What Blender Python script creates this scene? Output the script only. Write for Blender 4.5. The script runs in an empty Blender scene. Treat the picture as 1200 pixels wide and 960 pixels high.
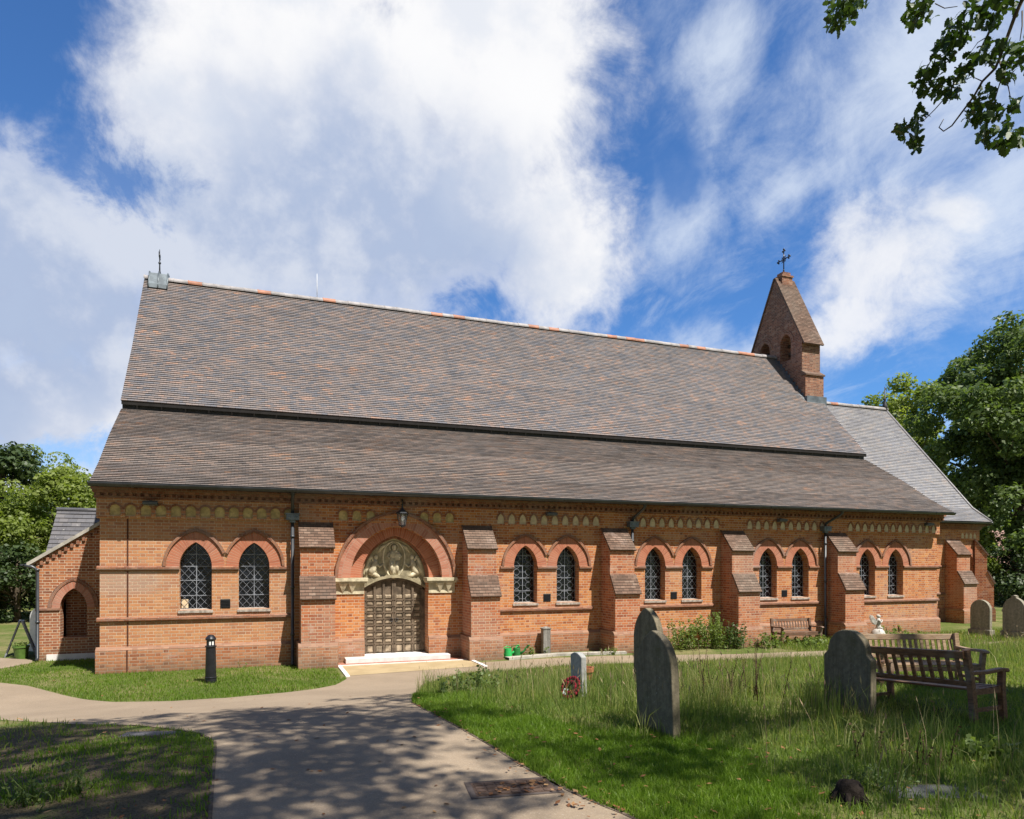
import bpy, bmesh, math, random
import numpy as np
from mathutils import Vector, Matrix, geometry

random.seed(7)
RNG = np.random.default_rng(7)
S = bpy.context.scene
COL = S.collection

# ------------------------------------------------------------------ camera, sky, sun, exposure
FPX = 810.0                                   # focal length in pixels of a 1200 wide frame
YAW = math.atan(810.0 / 2200.0)
SN, CS = math.sin(YAW), math.cos(YAW)
CAM_D, CAM_H = 18.7, 2.6
cam = bpy.data.cameras.new('camera')
cam.sensor_width = 36.0
cam.lens = FPX / 1200 * 36
cam.shift_y = 181.0 / 1200
cam.clip_start, cam.clip_end = 0.1, 3000
cam_o = bpy.data.objects.new('camera', cam)
cam_o.location = (0, -CAM_D, CAM_H)
cam_o.rotation_euler = (math.pi / 2, 0, -YAW)
COL.objects.link(cam_o)
S.camera = cam_o

SUN = Vector((0.55, -1.0, 1.85)).normalized()          # towards the sun
sun = bpy.data.lights.new('sun', 'SUN')
sun.energy = 5.0
sun.angle = math.radians(0.53)
sun.color = (1.0, 0.95, 0.87)
sun_o = bpy.data.objects.new('sun', sun)
sun_o.rotation_euler = (-SUN).to_track_quat('-Z', 'Y').to_euler()
COL.objects.link(sun_o)

S.view_settings.view_transform = 'Standard'
S.view_settings.look = 'None'
S.view_settings.gamma = 1.0
S.view_settings.exposure = 0.70
S.view_settings.use_curve_mapping = False
S.cycles.max_bounces = 6
S.cycles.diffuse_bounces = 2
S.cycles.transparent_max_bounces = 8


class NT:
    """small helper to wire shader nodes"""
    def __init__(self, tree):
        self.t = tree
        tree.nodes.clear()

    def n(self, typ, **kw):
        nd = self.t.nodes.new(typ)
        for k, v in kw.items():
            setattr(nd, k, v)
        return nd

    def set(self, sock, v):
        if hasattr(v, 'is_linked') or isinstance(v, bpy.types.NodeSocket):
            self.t.links.new(v, sock)
        else:
            if sock.type == 'RGBA' and len(v) == 3:
                v = (*v, 1)
            sock.default_value = v

    def m(self, op, a, b=None, c=None, clamp=False):
        nd = self.n('ShaderNodeMath', operation=op, use_clamp=clamp)
        for i, v in enumerate((a, b, c)):
            if v is not None:
                self.set(nd.inputs[i], v)
        return nd.outputs[0]

    def vm(self, op, a, b=None, s=None):
        nd = self.n('ShaderNodeVectorMath', operation=op)
        self.set(nd.inputs[0], a)
        if b is not None:
            self.set(nd.inputs[1], b)
        if s is not None:
            self.set(nd.inputs['Scale'], s)
        return nd.outputs['Value'] if op in ('LENGTH', 'DOT_PRODUCT', 'DISTANCE') else nd.outputs[0]

    def xyz(self, v):
        nd = self.n('ShaderNodeSeparateXYZ')
        self.set(nd.inputs[0], v)
        return nd.outputs

    def comb(self, x, y, z=0.0):
        nd = self.n('ShaderNodeCombineXYZ')
        for i, v in enumerate((x, y, z)):
            self.set(nd.inputs[i], v)
        return nd.outputs[0]

    def noise(self, vec, scale, detail=4.0, rough=0.55, dist=0.0, dim='3D'):
        nd = self.n('ShaderNodeTexNoise', noise_dimensions=dim)
        if vec is not None:
            self.set(nd.inputs['Vector'], vec)
        nd.inputs['Scale'].default_value = scale
        nd.inputs['Detail'].default_value = detail
        nd.inputs['Roughness'].default_value = rough
        nd.inputs['Distortion'].default_value = dist
        return nd.outputs[0]

    def white(self, vec):
        nd = self.n('ShaderNodeTexWhiteNoise', noise_dimensions='3D')
        self.set(nd.inputs['Vector'], vec)
        return nd.outputs[0]

    def step(self, v, a, b, x=0.0, y=1.0):
        nd = self.n('ShaderNodeMapRange', interpolation_type='SMOOTHSTEP')
        self.set(nd.inputs[0], v)
        for i, k in enumerate((a, b, x, y)):
            self.set(nd.inputs[1 + i], k)
        return nd.outputs[0]

    def ramp(self, fac, stops, interp='LINEAR'):
        nd = self.n('ShaderNodeValToRGB')
        cr = nd.color_ramp
        cr.interpolation = interp
        while len(cr.elements) < len(stops):
            cr.elements.new(0.5)
        for e, (p, c) in zip(cr.elements, stops):
            e.position = p
            e.color = (*c, 1)
        self.set(nd.inputs[0], fac)
        return nd.outputs[0]

    def mix(self, fac, a, b, blend='MIX'):
        nd = self.n('ShaderNodeMix', data_type='RGBA', blend_type=blend)
        self.set(nd.inputs[0], fac)
        self.set(nd.inputs[6], a)
        self.set(nd.inputs[7], b)
        return nd.outputs[2]


# ------------------------------------------------------------------ world: sky texture with clouds
world = bpy.data.worlds.new('World')
S.world = world
world.use_nodes = True
N = NT(world.node_tree)
sky = N.n('ShaderNodeTexSky', sky_type='NISHITA')
sky.sun_disc = False
sky.sun_elevation = math.asin(SUN.z)
sky.sun_rotation = math.atan2(SUN.x, SUN.y)
sky.air_density = 1.0
sky.dust_density = 0.3
sky.ozone_density = 2.5
gen = N.n('ShaderNodeTexCoord').outputs['Generated']
d = N.xyz(gen)
az = N.m('ARCTAN2', d[0], d[1])
el = N.m('ARCSINE', d[2])


def sky_dir(u, v):
    """azimuth and elevation of a photograph pixel"""
    t, b = (u - 600) / FPX, (661 - v) / FPX
    x, y = SN + CS * t, CS - SN * t
    return math.atan2(x, y), math.atan2(b, math.hypot(x, y))


warp = N.n('ShaderNodeTexNoise')
warp.inputs['Scale'].default_value = 3.2
warp.inputs['Detail'].default_value = 6
warp.inputs['Roughness'].default_value = 0.6
N.set(warp.inputs['Vector'], gen)
wv = N.xyz(N.vm('SUBTRACT', warp.outputs['Color'], (0.5, 0.5, 0.5)))
azw = N.m('ADD', az, N.m('MULTIPLY', wv[0], 0.28))
elw = N.m('ADD', el, N.m('MULTIPLY', wv[1], 0.22))


def blob(u, v, ru, rv, a=azw, e=elw):
    a0, e0 = sky_dir(u, v)
    return N.m('SUBTRACT', 1.0, N.m('SQRT', N.m('ADD',
               N.m('POWER', N.m('DIVIDE', N.m('ABSOLUTE', N.m('SUBTRACT', a, a0)), ru), 2.0),
               N.m('POWER', N.m('DIVIDE', N.m('ABSOLUTE', N.m('SUBTRACT', e, e0)), rv), 2.0))))


def union(bl):
    r = bl[0]
    for b in bl[1:]:
        r = N.m('MAXIMUM', r, b)
    return r


fine = N.noise(gen, 7.0, 9.0, 0.62)
mid = N.noise(gen, 3.0, 6.0, 0.55)
fine2 = N.noise(gen, 9.0, 10.0, 0.68, 0.4)
cum = union([blob(330, 150, 0.44, 0.36), blob(560, 60, 0.24, 0.26), blob(640, 310, 0.13, 0.15), blob(40, 300, 0.22, 0.26),
             blob(200, 260, 0.30, 0.20), blob(90, 470, 0.14, 0.10), blob(440, 270, 0.30, 0.16), blob(80, 545, 0.10, 0.03),
             blob(1500, 340, 0.062, 0.062)])
cumd = N.m('ADD', cum, N.m('MULTIPLY', N.m('SUBTRACT', N.m('ADD', N.m('MULTIPLY', fine, 0.5), N.m('MULTIPLY', fine2, 0.5)), 0.5), 1.9))
holes = union([blob(80, 165, 0.11, 0.06), blob(165, 205, 0.08, 0.06), blob(60, 515, 0.12, 0.028)])
hole2 = N.m('ADD', blob(0, 30, 0.20, 0.22), N.m('MULTIPLY', N.m('SUBTRACT', fine2, 0.5), 2.6))
holed = N.m('ADD', holes, N.m('MULTIPLY', N.m('SUBTRACT', fine2, 0.5), 3.2))
cumd = N.m('SUBTRACT', cumd, N.m('MULTIPLY', N.step(hole2, -0.25, 1.1), 0.62))
cuma = N.m('MULTIPLY', N.step(cumd, -0.04, 0.55), N.m('SUBTRACT', 1.0, N.m('MULTIPLY', N.step(holed, 0.1, 0.9), 0.85)))
puff = N.m('ADD', union([blob(1045, 330, 0.10, 0.09), blob(1000, 385, 0.12, 0.035), blob(1105, 275, 0.05, 0.04)]), N.m('MULTIPLY', N.m('SUBTRACT', N.m('ADD', N.m('MULTIPLY', fine, 0.45), N.m('MULTIPLY', fine2, 0.55)), 0.5), 3.0))
puffa = N.m('MULTIPLY', N.step(puff, 0.0, 1.0), 0.85)
cuma = N.m('MAXIMUM', cuma, puffa)
# thin streaked cirrus over the right half: noise on a flat cloud deck far above
deck = N.vm('SCALE', gen, None, N.m('DIVIDE', 1.0, N.m('ADD', N.m('MAXIMUM', d[2], 0.0), 0.12)))
mp = N.n('ShaderNodeMapping')
N.set(mp.inputs['Vector'], deck)
mp.inputs['Rotation'].default_value = (0, 0, math.radians(-38))
mp.inputs['Scale'].default_value = (1.9, 1.0, 1.0)
streak = N.noise(mp.outputs[0], 2.2, 10.0, 0.68, 0.35)
veil = union([blob(1060, 110, 0.30, 0.22), blob(830, 70, 0.10, 0.13), blob(800, 250, 0.13, 0.10), blob(960, 225, 0.20, 0.07), blob(880, 400, 0.22, 0.07), blob(1170, 250, 0.18, 0.2)])
cir = N.m('MULTIPLY', N.step(N.m('ADD', N.m('MULTIPLY', veil, 0.38), N.m('ADD', N.m('MULTIPLY', streak, 0.45), N.m('MULTIPLY', fine2, 0.55))), 0.50, 0.96), 0.80)
cir = N.m('MULTIPLY', cir, N.step(veil, -0.55, 0.30))
thin = N.m('MULTIPLY', N.step(streak, 0.45, 0.75), N.m('MULTIPLY', N.step(az, 0.30, 0.55), 0.42))
cir = N.m('MAXIMUM', cir, thin)
wedge = N.m('ADD', union([blob(720, 150, 0.055, 0.20), blob(780, 200, 0.06, 0.06)]), N.m('MULTIPLY', N.m('SUBTRACT', fine2, 0.5), 1.5))
cir = N.m('MULTIPLY', cir, N.step(wedge, 0.55, -0.1, 0.12, 1.0))
other = N.m('MULTIPLY', N.step(N.m('ADD', N.m('MULTIPLY', mid, 0.6), N.m('MULTIPLY', fine, 0.4)), 0.52, 0.66), N.step(N.m('ABSOLUTE', N.m('SUBTRACT', az, 0.33)), 0.85, 1.15))
north = N.step(d[1], -0.25, 0.35)
low = N.m('MULTIPLY', N.step(el, 0.22, 0.02), N.m('ADD', 0.15, N.m('MULTIPLY', north, 0.40)))
# cumulus is grey below, white above and at its rims
grey = union([blob(400, 300, 0.30, 0.17), blob(300, 340, 0.26, 0.12), blob(180, 300, 0.24, 0.14), blob(60, 330, 0.16, 0.18)])
gr = N.m('MULTIPLY', N.step(N.m('ADD', grey, N.m('MULTIPLY', N.m('SUBTRACT', mid, 0.5), 1.2)), -0.35, 0.55), N.step(cumd, 0.10, 0.5))
ccol = N.mix(gr, (0.98, 0.98, 1.0), (0.45, 0.54, 0.74))
lo_a = N.noise(gen, 4.2, 7.0, 0.6)
lit = N.noise(N.vm('ADD', gen, (0.03, -0.015, 0.055)), 4.2, 7.0, 0.6)
rim = N.m('MULTIPLY', N.m('SUBTRACT', lo_a, lit), 1.8)
ccol = N.mix(N.step(rim, -0.10, 0.25, 0.0, 0.40), ccol, (1.04, 1.04, 1.04))
ccol = N.mix(N.step(rim, 0.06, -0.25, 0.0, 0.28), ccol, (0.50, 0.61, 0.80))
skyc = N.vm('SCALE', sky.outputs[0], None, 0.115)
skyc = N.mix(1.0, skyc, (0.58, 0.98, 1.42), 'MULTIPLY')
skyc = N.mix(low, skyc, (0.62, 0.74, 0.92))
skyc = N.mix(N.m('MAXIMUM', cir, N.m('MULTIPLY', other, 0.25)), skyc, (0.80, 0.88, 1.0))
skyc = N.mix(cuma, skyc, ccol)
skyc = N.mix(N.step(d[1], 0.10, -0.35, 0.0, 0.75), skyc, (0.42, 0.42, 0.43))
skyc = N.vm('SCALE', skyc, None, N.step(d[1], -0.35, 0.15, 0.70, 1.0))
bg = N.n('ShaderNodeBackground')
N.set(bg.inputs['Color'], skyc)
bg.inputs['Strength'].default_value = 0.60
out = N.n('ShaderNodeOutputWorld')
N.t.links.new(bg.outputs[0], out.inputs[0])


# ------------------------------------------------------------------ helpers
def tag(o, label=None, cat=None, group=None, kind=None):
    if label: o['label'] = label
    if cat: o['category'] = cat
    if group: o['group'] = group
    if kind: o['kind'] = kind
    return o


def empty(name, loc=(0, 0, 0), rz=0.0, label=None, cat=None, group=None):
    o = bpy.data.objects.new(name, None)
    o.location = loc
    o.rotation_euler = (0, 0, rz)
    o.empty_display_size = 0.2
    COL.objects.link(o)
    return tag(o, label, cat, group)


def ground_h(x, y):
    a = np.clip((-np.asarray(y, float) - 2.5) / 9.0, 0, 1)
    return 0.75 * a * a * (3 - 2 * a)


def gh(x, y):
    return float(ground_h(x, y))


def on_ground(u, v):
    """ground point seen at a photograph pixel"""
    z = 0.3
    for _ in range(60):
        t = (u - 600) / FPX
        dd = (CAM_H - z) * FPX / (v - 661)
        x, y = dd * (SN + CS * t), dd * (CS - SN * t) - CAM_D
        z = 0.5 * z + 0.5 * gh(x, y)
    return Vector((x, y, z))


def at_depth(u, v, dd):
    t = (u - 600) / FPX
    return Vector((dd * (SN + CS * t), dd * (CS - SN * t) - CAM_D, CAM_H - (v - 661) * dd / FPX))


class MB:
    """collects geometry for ONE mesh object"""
    def __init__(self):
        self.v, self.f, self.uv, self.sm = [], [], [], []

    def add(self, vs, fs, uvs=None, smooth=False):
        b = len(self.v)
        self.v += [tuple(p) for p in vs]
        for i, f in enumerate(fs):
            self.f.append([b + k for k in f])
            self.uv.append(uvs[i] if uvs else None)
            self.sm.append(smooth)
        return self

    def box(self, x0, x1, y0, y1, z0, z1):
        return self.add([(x0, y0, z0), (x1, y0, z0), (x1, y1, z0), (x0, y1, z0), (x0, y0, z1), (x1, y0, z1), (x1, y1, z1), (x0, y1, z1)],
                        [(0, 3, 2, 1), (4, 5, 6, 7), (0, 1, 5, 4), (1, 2, 6, 5), (2, 3, 7, 6), (3, 0, 4, 7)])

    def bar(self, a, b, w, h, up=(0, 0, 1)):
        """a box from a to b, w wide and h high"""
        a, b = Vector(a), Vector(b)
        d = (b - a).normalized()
        up = Vector(up)
        s = d.cross(up)
        if s.length < 1e-4:
            s = d.cross(Vector((1, 0, 0)))
        s.normalize()
        t = s.cross(d)
        s, t = s * w / 2, t * h / 2
        return self.add([a - s - t, a + s - t, a + s + t, a - s + t, b - s - t, b + s - t, b + s + t, b - s + t],
                        [(0, 1, 2, 3), (7, 6, 5, 4), (0, 4, 5, 1), (1, 5, 6, 2), (2, 6, 7, 3), (3, 7, 4, 0)])

    def prism(self, poly, axis, a0, a1):
        """polygon swept along an axis: 'x' takes (y,z), 'y' takes (x,z), 'z' takes (x,y)"""
        P = {'x': lambda p, a: (a, p[0], p[1]), 'y': lambda p, a: (p[0], a, p[1]), 'z': lambda p, a: (p[0], p[1], a)}[axis]
        n = len(poly)
        return self.add([P(p, a0) for p in poly] + [P(p, a1) for p in poly],
                        [list(range(n))[::-1], list(range(n, 2 * n))] + [(i, (i + 1) % n, n + (i + 1) % n, n + i) for i in range(n)])

    def tube(self, pts, rad, n=8, caps=True, smooth=True):
        pts = [Vector(p) for p in pts]
        if not hasattr(rad, '__len__'):
            rad = [rad] * len(pts)
        vs, ref = [], None
        for i, p in enumerate(pts):
            d = (pts[min(i + 1, len(pts) - 1)] - pts[max(i - 1, 0)]).normalized()
            if ref is None:
                ref = d.orthogonal().normalized()
            ref = (ref - d * ref.dot(d))
            ref = ref.normalized() if ref.length > 1e-5 else d.orthogonal().normalized()
            q = d.cross(ref)
            for k in range(n):
                a = 2 * math.pi * k / n
                vs.append(p + (ref * math.cos(a) + q * math.sin(a)) * rad[i])
        fs = [(i * n + k, i * n + (k + 1) % n, (i + 1) * n + (k + 1) % n, (i + 1) * n + k) for i in range(len(pts) - 1) for k in range(n)]
        if caps:
            fs += [list(range(n))[::-1], [(len(pts) - 1) * n + k for k in range(n)]]
        return self.add(vs, fs, smooth=smooth)

    def lathe(self, prof, n=20, c=(0, 0, 0), smooth=False):
        vs = [(c[0] + r * math.cos(2 * math.pi * k / n), c[1] + r * math.sin(2 * math.pi * k / n), c[2] + z) for r, z in prof for k in range(n)]
        fs = [(i * n + k, i * n + (k + 1) % n, (i + 1) * n + (k + 1) % n, (i + 1) * n + k) for i in range(len(prof) - 1) for k in range(n)]
        fs += [list(range(n))[::-1], [(len(prof) - 1) * n + k for k in range(n)]]
        return self.add(vs, fs, smooth=smooth)

    def ball(self, c, r, nu=14, nv=9, M=None):
        if not hasattr(r, '__len__'):
            r = (r, r, r)
        vs = []
        for j in range(nv + 1):
            th = math.pi * j / nv
            for k in range(nu):
                ph = 2 * math.pi * k / nu
                p = Vector((r[0] * math.sin(th) * math.cos(ph), r[1] * math.sin(th) * math.sin(ph), r[2] * math.cos(th)))
                if M is not None:
                    p = M @ p
                vs.append(Vector(c) + p)
        fs = [(j * nu + k, (j + 1) * nu + k, (j + 1) * nu + (k + 1) % nu, j * nu + (k + 1) % nu) for j in range(nv) for k in range(nu)]
        return self.add(vs, fs, smooth=True)

    def plate(self, outer, holes, P, depth=None):
        """flat plate with holes; P maps (a,b) to 3D; depth: 3D vector along which the hole edges run back"""
        loops = [outer] + holes
        tris = geometry.tessellate_polygon([[Vector((p[0], p[1], 0)) for p in l] for l in loops])
        flat = [p for l in loops for p in l]
        self.add([P(*p) for p in flat], [list(t) for t in tris])
        if depth is not None:
            dv = Vector(depth)
            for h in holes:
                n = len(h)
                a = [Vector(P(*p)) for p in h]
                self.add(a + [q + dv for q in a], [(i, (i + 1) % n, n + (i + 1) % n, n + i) for i in range(n)])
        return self

    def build(self, name, mat=None, parent=None, bevel=0.0, recalc=True, loc=None, rz=0.0):
        me = bpy.data.meshes.new(name)
        me.from_pydata(self.v, [], self.f)
        if recalc:
            bm = bmesh.new()
            bm.from_mesh(me)
            bmesh.ops.recalc_face_normals(bm, faces=bm.faces[:])
            bm.to_mesh(me)
            bm.free()
        me.polygons.foreach_set('use_smooth', self.sm)
        me.update()
        uvl = me.uv_layers.new(name='UVMap').data
        Z = Vector((0, 0, 1))
        for p in me.polygons:
            ex = self.uv[p.index]
            nrm = p.normal
            if ex is None:
                if abs(nrm.z) > 0.95 or nrm.length < 0.5:
                    ua, va = Vector((1, 0, 0)), Vector((0, 1, 0))
                else:
                    ua = Z.cross(nrm).normalized()
                    if ua.x < -1e-3 or (abs(ua.x) <= 1e-3 and ua.y < 0):
                        ua = -ua
                    va = ua.cross(nrm)
                    if va.z < 0:
                        va = -va
            for li in p.loop_indices:
                vi = me.loops[li].vertex_index
                if ex is None:
                    co = me.vertices[vi].co
                    uvl[li].uv = (co.dot(ua), co.dot(va))
                else:
                    src = self.f[p.index]
                    uvl[li].uv = ex[src.index(vi)]
        o = bpy.data.objects.new(name, me)
        if mat: me.materials.append(mat)
        COL.objects.link(o)
        if parent is not None: o.parent = parent
        if loc is not None: o.location = loc
        o.rotation_euler.z = rz
        if bevel:
            b = o.modifiers.new('bevel', 'BEVEL')
            b.width = bevel
            b.segments = 2
            b.limit_method = 'ANGLE'
        return o


def np_mesh(name, verts, loops_per_face, mat, faces=None, parent=None, uv=None):
    """quick mesh: consecutive vertices form faces of the given sizes, or faces index array of equal size"""
    me = bpy.data.meshes.new(name)
    nv = len(verts)
    me.vertices.add(nv)
    me.vertices.foreach_set('co', np.ascontiguousarray(verts, np.float32).ravel())
    if faces is None:
        sizes = np.asarray(loops_per_face, np.int32)
        idx = np.arange(nv, dtype=np.int32)
    else:
        sizes = np.full(len(faces), faces.shape[1], np.int32)
        idx = np.ascontiguousarray(faces, np.int32).ravel()
    me.loops.add(len(idx))
    me.loops.foreach_set('vertex_index', idx)
    me.polygons.add(len(sizes))
    me.polygons.foreach_set('loop_start', np.concatenate([[0], np.cumsum(sizes)[:-1]]).astype(np.int32))
    me.update(calc_edges=True)
    me.validate()
    me.materials.append(mat)
    o = bpy.data.objects.new(name, me)
    COL.objects.link(o)
    if parent is not None: o.parent = parent
    return o


# ------------------------------------------------------------------ materials
def new_mat(name):
    m = bpy.data.materials.new(name)
    m.use_nodes = True
    N = NT(m.node_tree)
    o = N.n('ShaderNodeOutputMaterial')
    b = N.n('ShaderNodeBsdfPrincipled')
    N.t.links.new(b.outputs[0], o.inputs[0])
    return m, N, b, o


def plain(name, col, rough=0.6, spec=0.4, metal=0.0, var=0.25, scale=6.0, bump=0.0, bscale=40.0, col2=None):
    m, N, b, o = new_mat(name)
    tc = N.n('ShaderNodeTexCoord').outputs['Object']
    nz = N.noise(tc, scale, 6.0, 0.6)
    c2 = col2 if col2 else tuple(c * (1 - var) for c in col)
    N.set(b.inputs['Base Color'], N.mix(N.step(nz, 0.35, 0.65), c2, tuple(min(1, c * (1 + var * 0.4)) for c in col)))
    b.inputs['Roughness'].default_value = rough
    b.inputs['Specular IOR Level'].default_value = spec
    b.inputs['Metallic'].default_value = metal
    if bump:
        bp = N.n('ShaderNodeBump')
        bp.inputs['Strength'].default_value = bump
        bp.inputs['Distance'].default_value = 0.02
        N.set(bp.inputs['Height'], N.noise(tc, bscale, 5.0, 0.65))
        N.t.links.new(bp.outputs[0], b.inputs['Normal'])
    return m


def brick(name, stops, mortar, period=0.3375, course=0.075, joint=0.011, flemish=True, stain=(0.30, 0.27, 0.26), stain_amt=0.35, pale=0.25, header_dark=0.5):
    """Flemish bond laid on UVs in metres"""
    m, N, b, o = new_mat(name)
    uv = N.xyz(N.n('ShaderNodeUVMap').outputs[0])
    pos = N.n('ShaderNodeNewGeometry').outputs['Position']
    r = N.m('DIVIDE', uv[1], course)
    row, fv = N.m('FLOOR', r), N.m('FRACT', r)
    q = N.m('ADD', N.m('DIVIDE', uv[0], period), N.m('MULTIPLY', N.m('MODULO', N.m('ABSOLUTE', row), 2.0), 0.5))
    k, p = N.m('FLOOR', q), N.m('FRACT', q)
    if flemish:
        hd = N.m('GREATER_THAN', p, 0.667)
        idc = N.m('ADD', N.m('MULTIPLY', k, 2.0), hd)
        e = N.m('MINIMUM', N.m('MINIMUM', p, N.m('SUBTRACT', 1.0, p)), N.m('ABSOLUTE', N.m('SUBTRACT', p, 0.667)))
    else:
        hd, idc = None, k
        e = N.m('MINIMUM', p, N.m('SUBTRACT', 1.0, p))
    e = N.m('MULTIPLY', e, period)
    ev = N.m('MULTIPLY', N.m('MINIMUM', fv, N.m('SUBTRACT', 1.0, fv)), course)
    wob = N.m('MULTIPLY', N.m('SUBTRACT', N.noise(pos, 30.0, 3.0), 0.5), 0.006)
    edge = N.m('ADD', N.m('MINIMUM', e, ev), wob)
    body = N.step(edge, joint * 0.32, joint * 0.68)
    cell = N.comb(idc, row, 3.7)
    rnd = N.white(cell)
    rnd2 = N.white(N.comb(idc, row, 11.3))
    big = N.noise(pos, 0.55, 5.0, 0.6)
    med = N.noise(pos, 3.2, 5.0, 0.65)
    c = N.ramp(N.m('ADD', N.m('MULTIPLY', rnd, 0.75), N.m('MULTIPLY', N.step(med, 0.3, 0.7), 0.25)), stops)
    if hd is not None:
        c = N.mix(N.m('MULTIPLY', hd, N.m('MULTIPLY', rnd2, header_dark)), c, N.mix(1.0, c, (0.62, 0.60, 0.62), 'MULTIPLY'))
    c = N.mix(N.m('MULTIPLY', N.step(big, 0.46, 0.72), stain_amt), c, stain)
    pq = N.xyz(pos)
    stk = N.noise(N.comb(N.m('MULTIPLY', pq[0], 4.5), N.m('MULTIPLY', pq[1], 4.5), N.m('MULTIPLY', pq[2], 0.45)), 1.0, 5.0, 0.65)
    c = N.mix(N.m('MULTIPLY', N.step(stk, 0.54, 0.76), 0.26), c, (0.16, 0.10, 0.07))
    if name == 'brick':                       # the west bay is of older, paler brick with a bleached patch
        old = N.step(N.m('ADD', pq[0], N.m('MULTIPLY', N.m('SUBTRACT', med, 0.5), 1.2)), 1.5, 0.5)
        c = N.mix(N.m('MULTIPLY', old, 0.38), c, (0.47, 0.27, 0.16))
        bl = N.m('MULTIPLY', N.m('MULTIPLY', N.step(pq[2], 1.75, 2.0), N.step(pq[2], 2.46, 2.40)), N.step(N.m('ADD', pq[0], N.m('MULTIPLY', N.m('SUBTRACT', med, 0.5), 1.5)), -1.8, -2.6))
        c = N.mix(N.m('MULTIPLY', bl, 0.55), c, (0.40, 0.30, 0.24))
    grain = N.noise(pos, 70.0, 3.0, 0.7)
    c = N.mix(N.m('MULTIPLY', N.step(grain, 0.35, 0.75), 0.22), c, (0.10, 0.06, 0.05))
    pl = N.m('MULTIPLY', N.step(N.noise(pos, 1.4, 6.0, 0.7, 0.4), 0.57, 0.70), pale)
    c = N.mix(pl, c, (0.55, 0.42, 0.36))
    mo = N.mix(N.step(med, 0.35, 0.7), mortar, tuple(x * 0.72 for x in mortar))
    c = N.mix(body, mo, c)
    pz = N.xyz(pos)[2]
    if name == 'plinth_brick':
        mould = N.m('MULTIPLY', N.step(pz, 0.53, 0.55), 0.75)
        c = N.mix(mould, c, N.mix(rnd, (0.20, 0.12, 0.085), (0.29, 0.18, 0.125)))
    damp = N.m('MULTIPLY', N.step(N.m('ADD', pz, N.m('MULTIPLY', N.m('SUBTRACT', med, 0.5), 0.7)), 0.40, 0.02), 0.5)
    c = N.mix(damp, c, (0.12, 0.10, 0.07))
    N.set(b.inputs['Base Color'], c)
    b.inputs['Roughness'].default_value = 0.88
    b.inputs['Specular IOR Level'].default_value = 0.25
    bp = N.n('ShaderNodeBump')
    bp.inputs['Strength'].default_value = 0.7
    bp.inputs['Distance'].default_value = 0.006
    N.set(bp.inputs['Height'], N.m('ADD', body, N.m('MULTIPLY', grain, 0.4)))
    N.t.links.new(bp.outputs[0], b.inputs['Normal'])
    return m


BRK = [(0.0, (0.26, 0.076, 0.030)), (0.22, (0.42, 0.132, 0.045)), (0.5, (0.52, 0.188, 0.058)), (0.75, (0.58, 0.245, 0.084)), (1.0, (0.50, 0.24, 0.135))]
M_BRICK = brick('brick', BRK, (0.60, 0.47, 0.34))
M_PLINTH = brick('plinth_brick', [(0.0, (0.24, 0.085, 0.042)), (0.3, (0.38, 0.14, 0.062)), (0.65, (0.46, 0.195, 0.09)), (1.0, (0.42, 0.23, 0.14))], (0.46, 0.37, 0.29), stain=(0.30, 0.22, 0.16), stain_amt=0.5, pale=0.3)
M_BUTT = brick('buttress_brick', [(0.0, (0.24, 0.07, 0.035)), (0.3, (0.40, 0.12, 0.05)), (0.65, (0.50, 0.18, 0.075)), (1.0, (0.46, 0.23, 0.14))], (0.58, 0.46, 0.34), stain=(0.34, 0.24, 0.19), stain_amt=0.5, pale=0.35)
M_ARCH = brick('gauged_arch_brick', [(0.0, (0.36, 0.115, 0.062)), (0.5, (0.44, 0.155, 0.085)), (1.0, (0.50, 0.20, 0.115))], (0.52, 0.34, 0.24), period=0.062, course=0.6, joint=0.007, flemish=False, stain_amt=0.2, pale=0.1)
M_ARCHPINK = brick('pink_arch_brick', [(0.0, (0.36, 0.135, 0.085)), (0.5, (0.46, 0.195, 0.125)), (1.0, (0.51, 0.255, 0.175))], (0.50, 0.38, 0.29), period=0.075, course=0.24, joint=0.007, flemish=False, stain_amt=0.3, pale=0.5)
M_TRIM = brick('trim_brick', [(0.0, (0.16, 0.062, 0.036)), (0.5, (0.27, 0.11, 0.058)), (1.0, (0.35, 0.17, 0.095))], (0.30, 0.22, 0.17), period=0.115, course=0.075, joint=0.009, flemish=False, stain_amt=0.5)
M_WEATHER = brick('weathering_tile', [(0.0, (0.085, 0.055, 0.04)), (0.4, (0.15, 0.092, 0.065)), (0.8, (0.20, 0.125, 0.09)), (1.0, (0.26, 0.19, 0.145))], (0.08, 0.062, 0.05), period=0.17, course=0.085, joint=0.010, flemish=False, stain=(0.22, 0.19, 0.155), stain_amt=0.5, pale=0.35)
M_PORCHBRICK = brick('porch_brick', [(0.0, (0.20, 0.065, 0.03)), (0.4, (0.34, 0.115, 0.05)), (0.8, (0.44, 0.17, 0.07)), (1.0, (0.48, 0.22, 0.11))], (0.60, 0.47, 0.34), joint=0.014, stain_amt=0.15, pale=0.1)
M_BELLBRICK = brick('bellcote_brick', [(0.0, (0.13, 0.06, 0.04)), (0.35, (0.24, 0.10, 0.06)), (0.7, (0.36, 0.16, 0.09)), (1.0, (0.40, 0.26, 0.18))], (0.36, 0.29, 0.23), stain=(0.12, 0.10, 0.085), stain_amt=0.5, pale=0.25)


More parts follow.
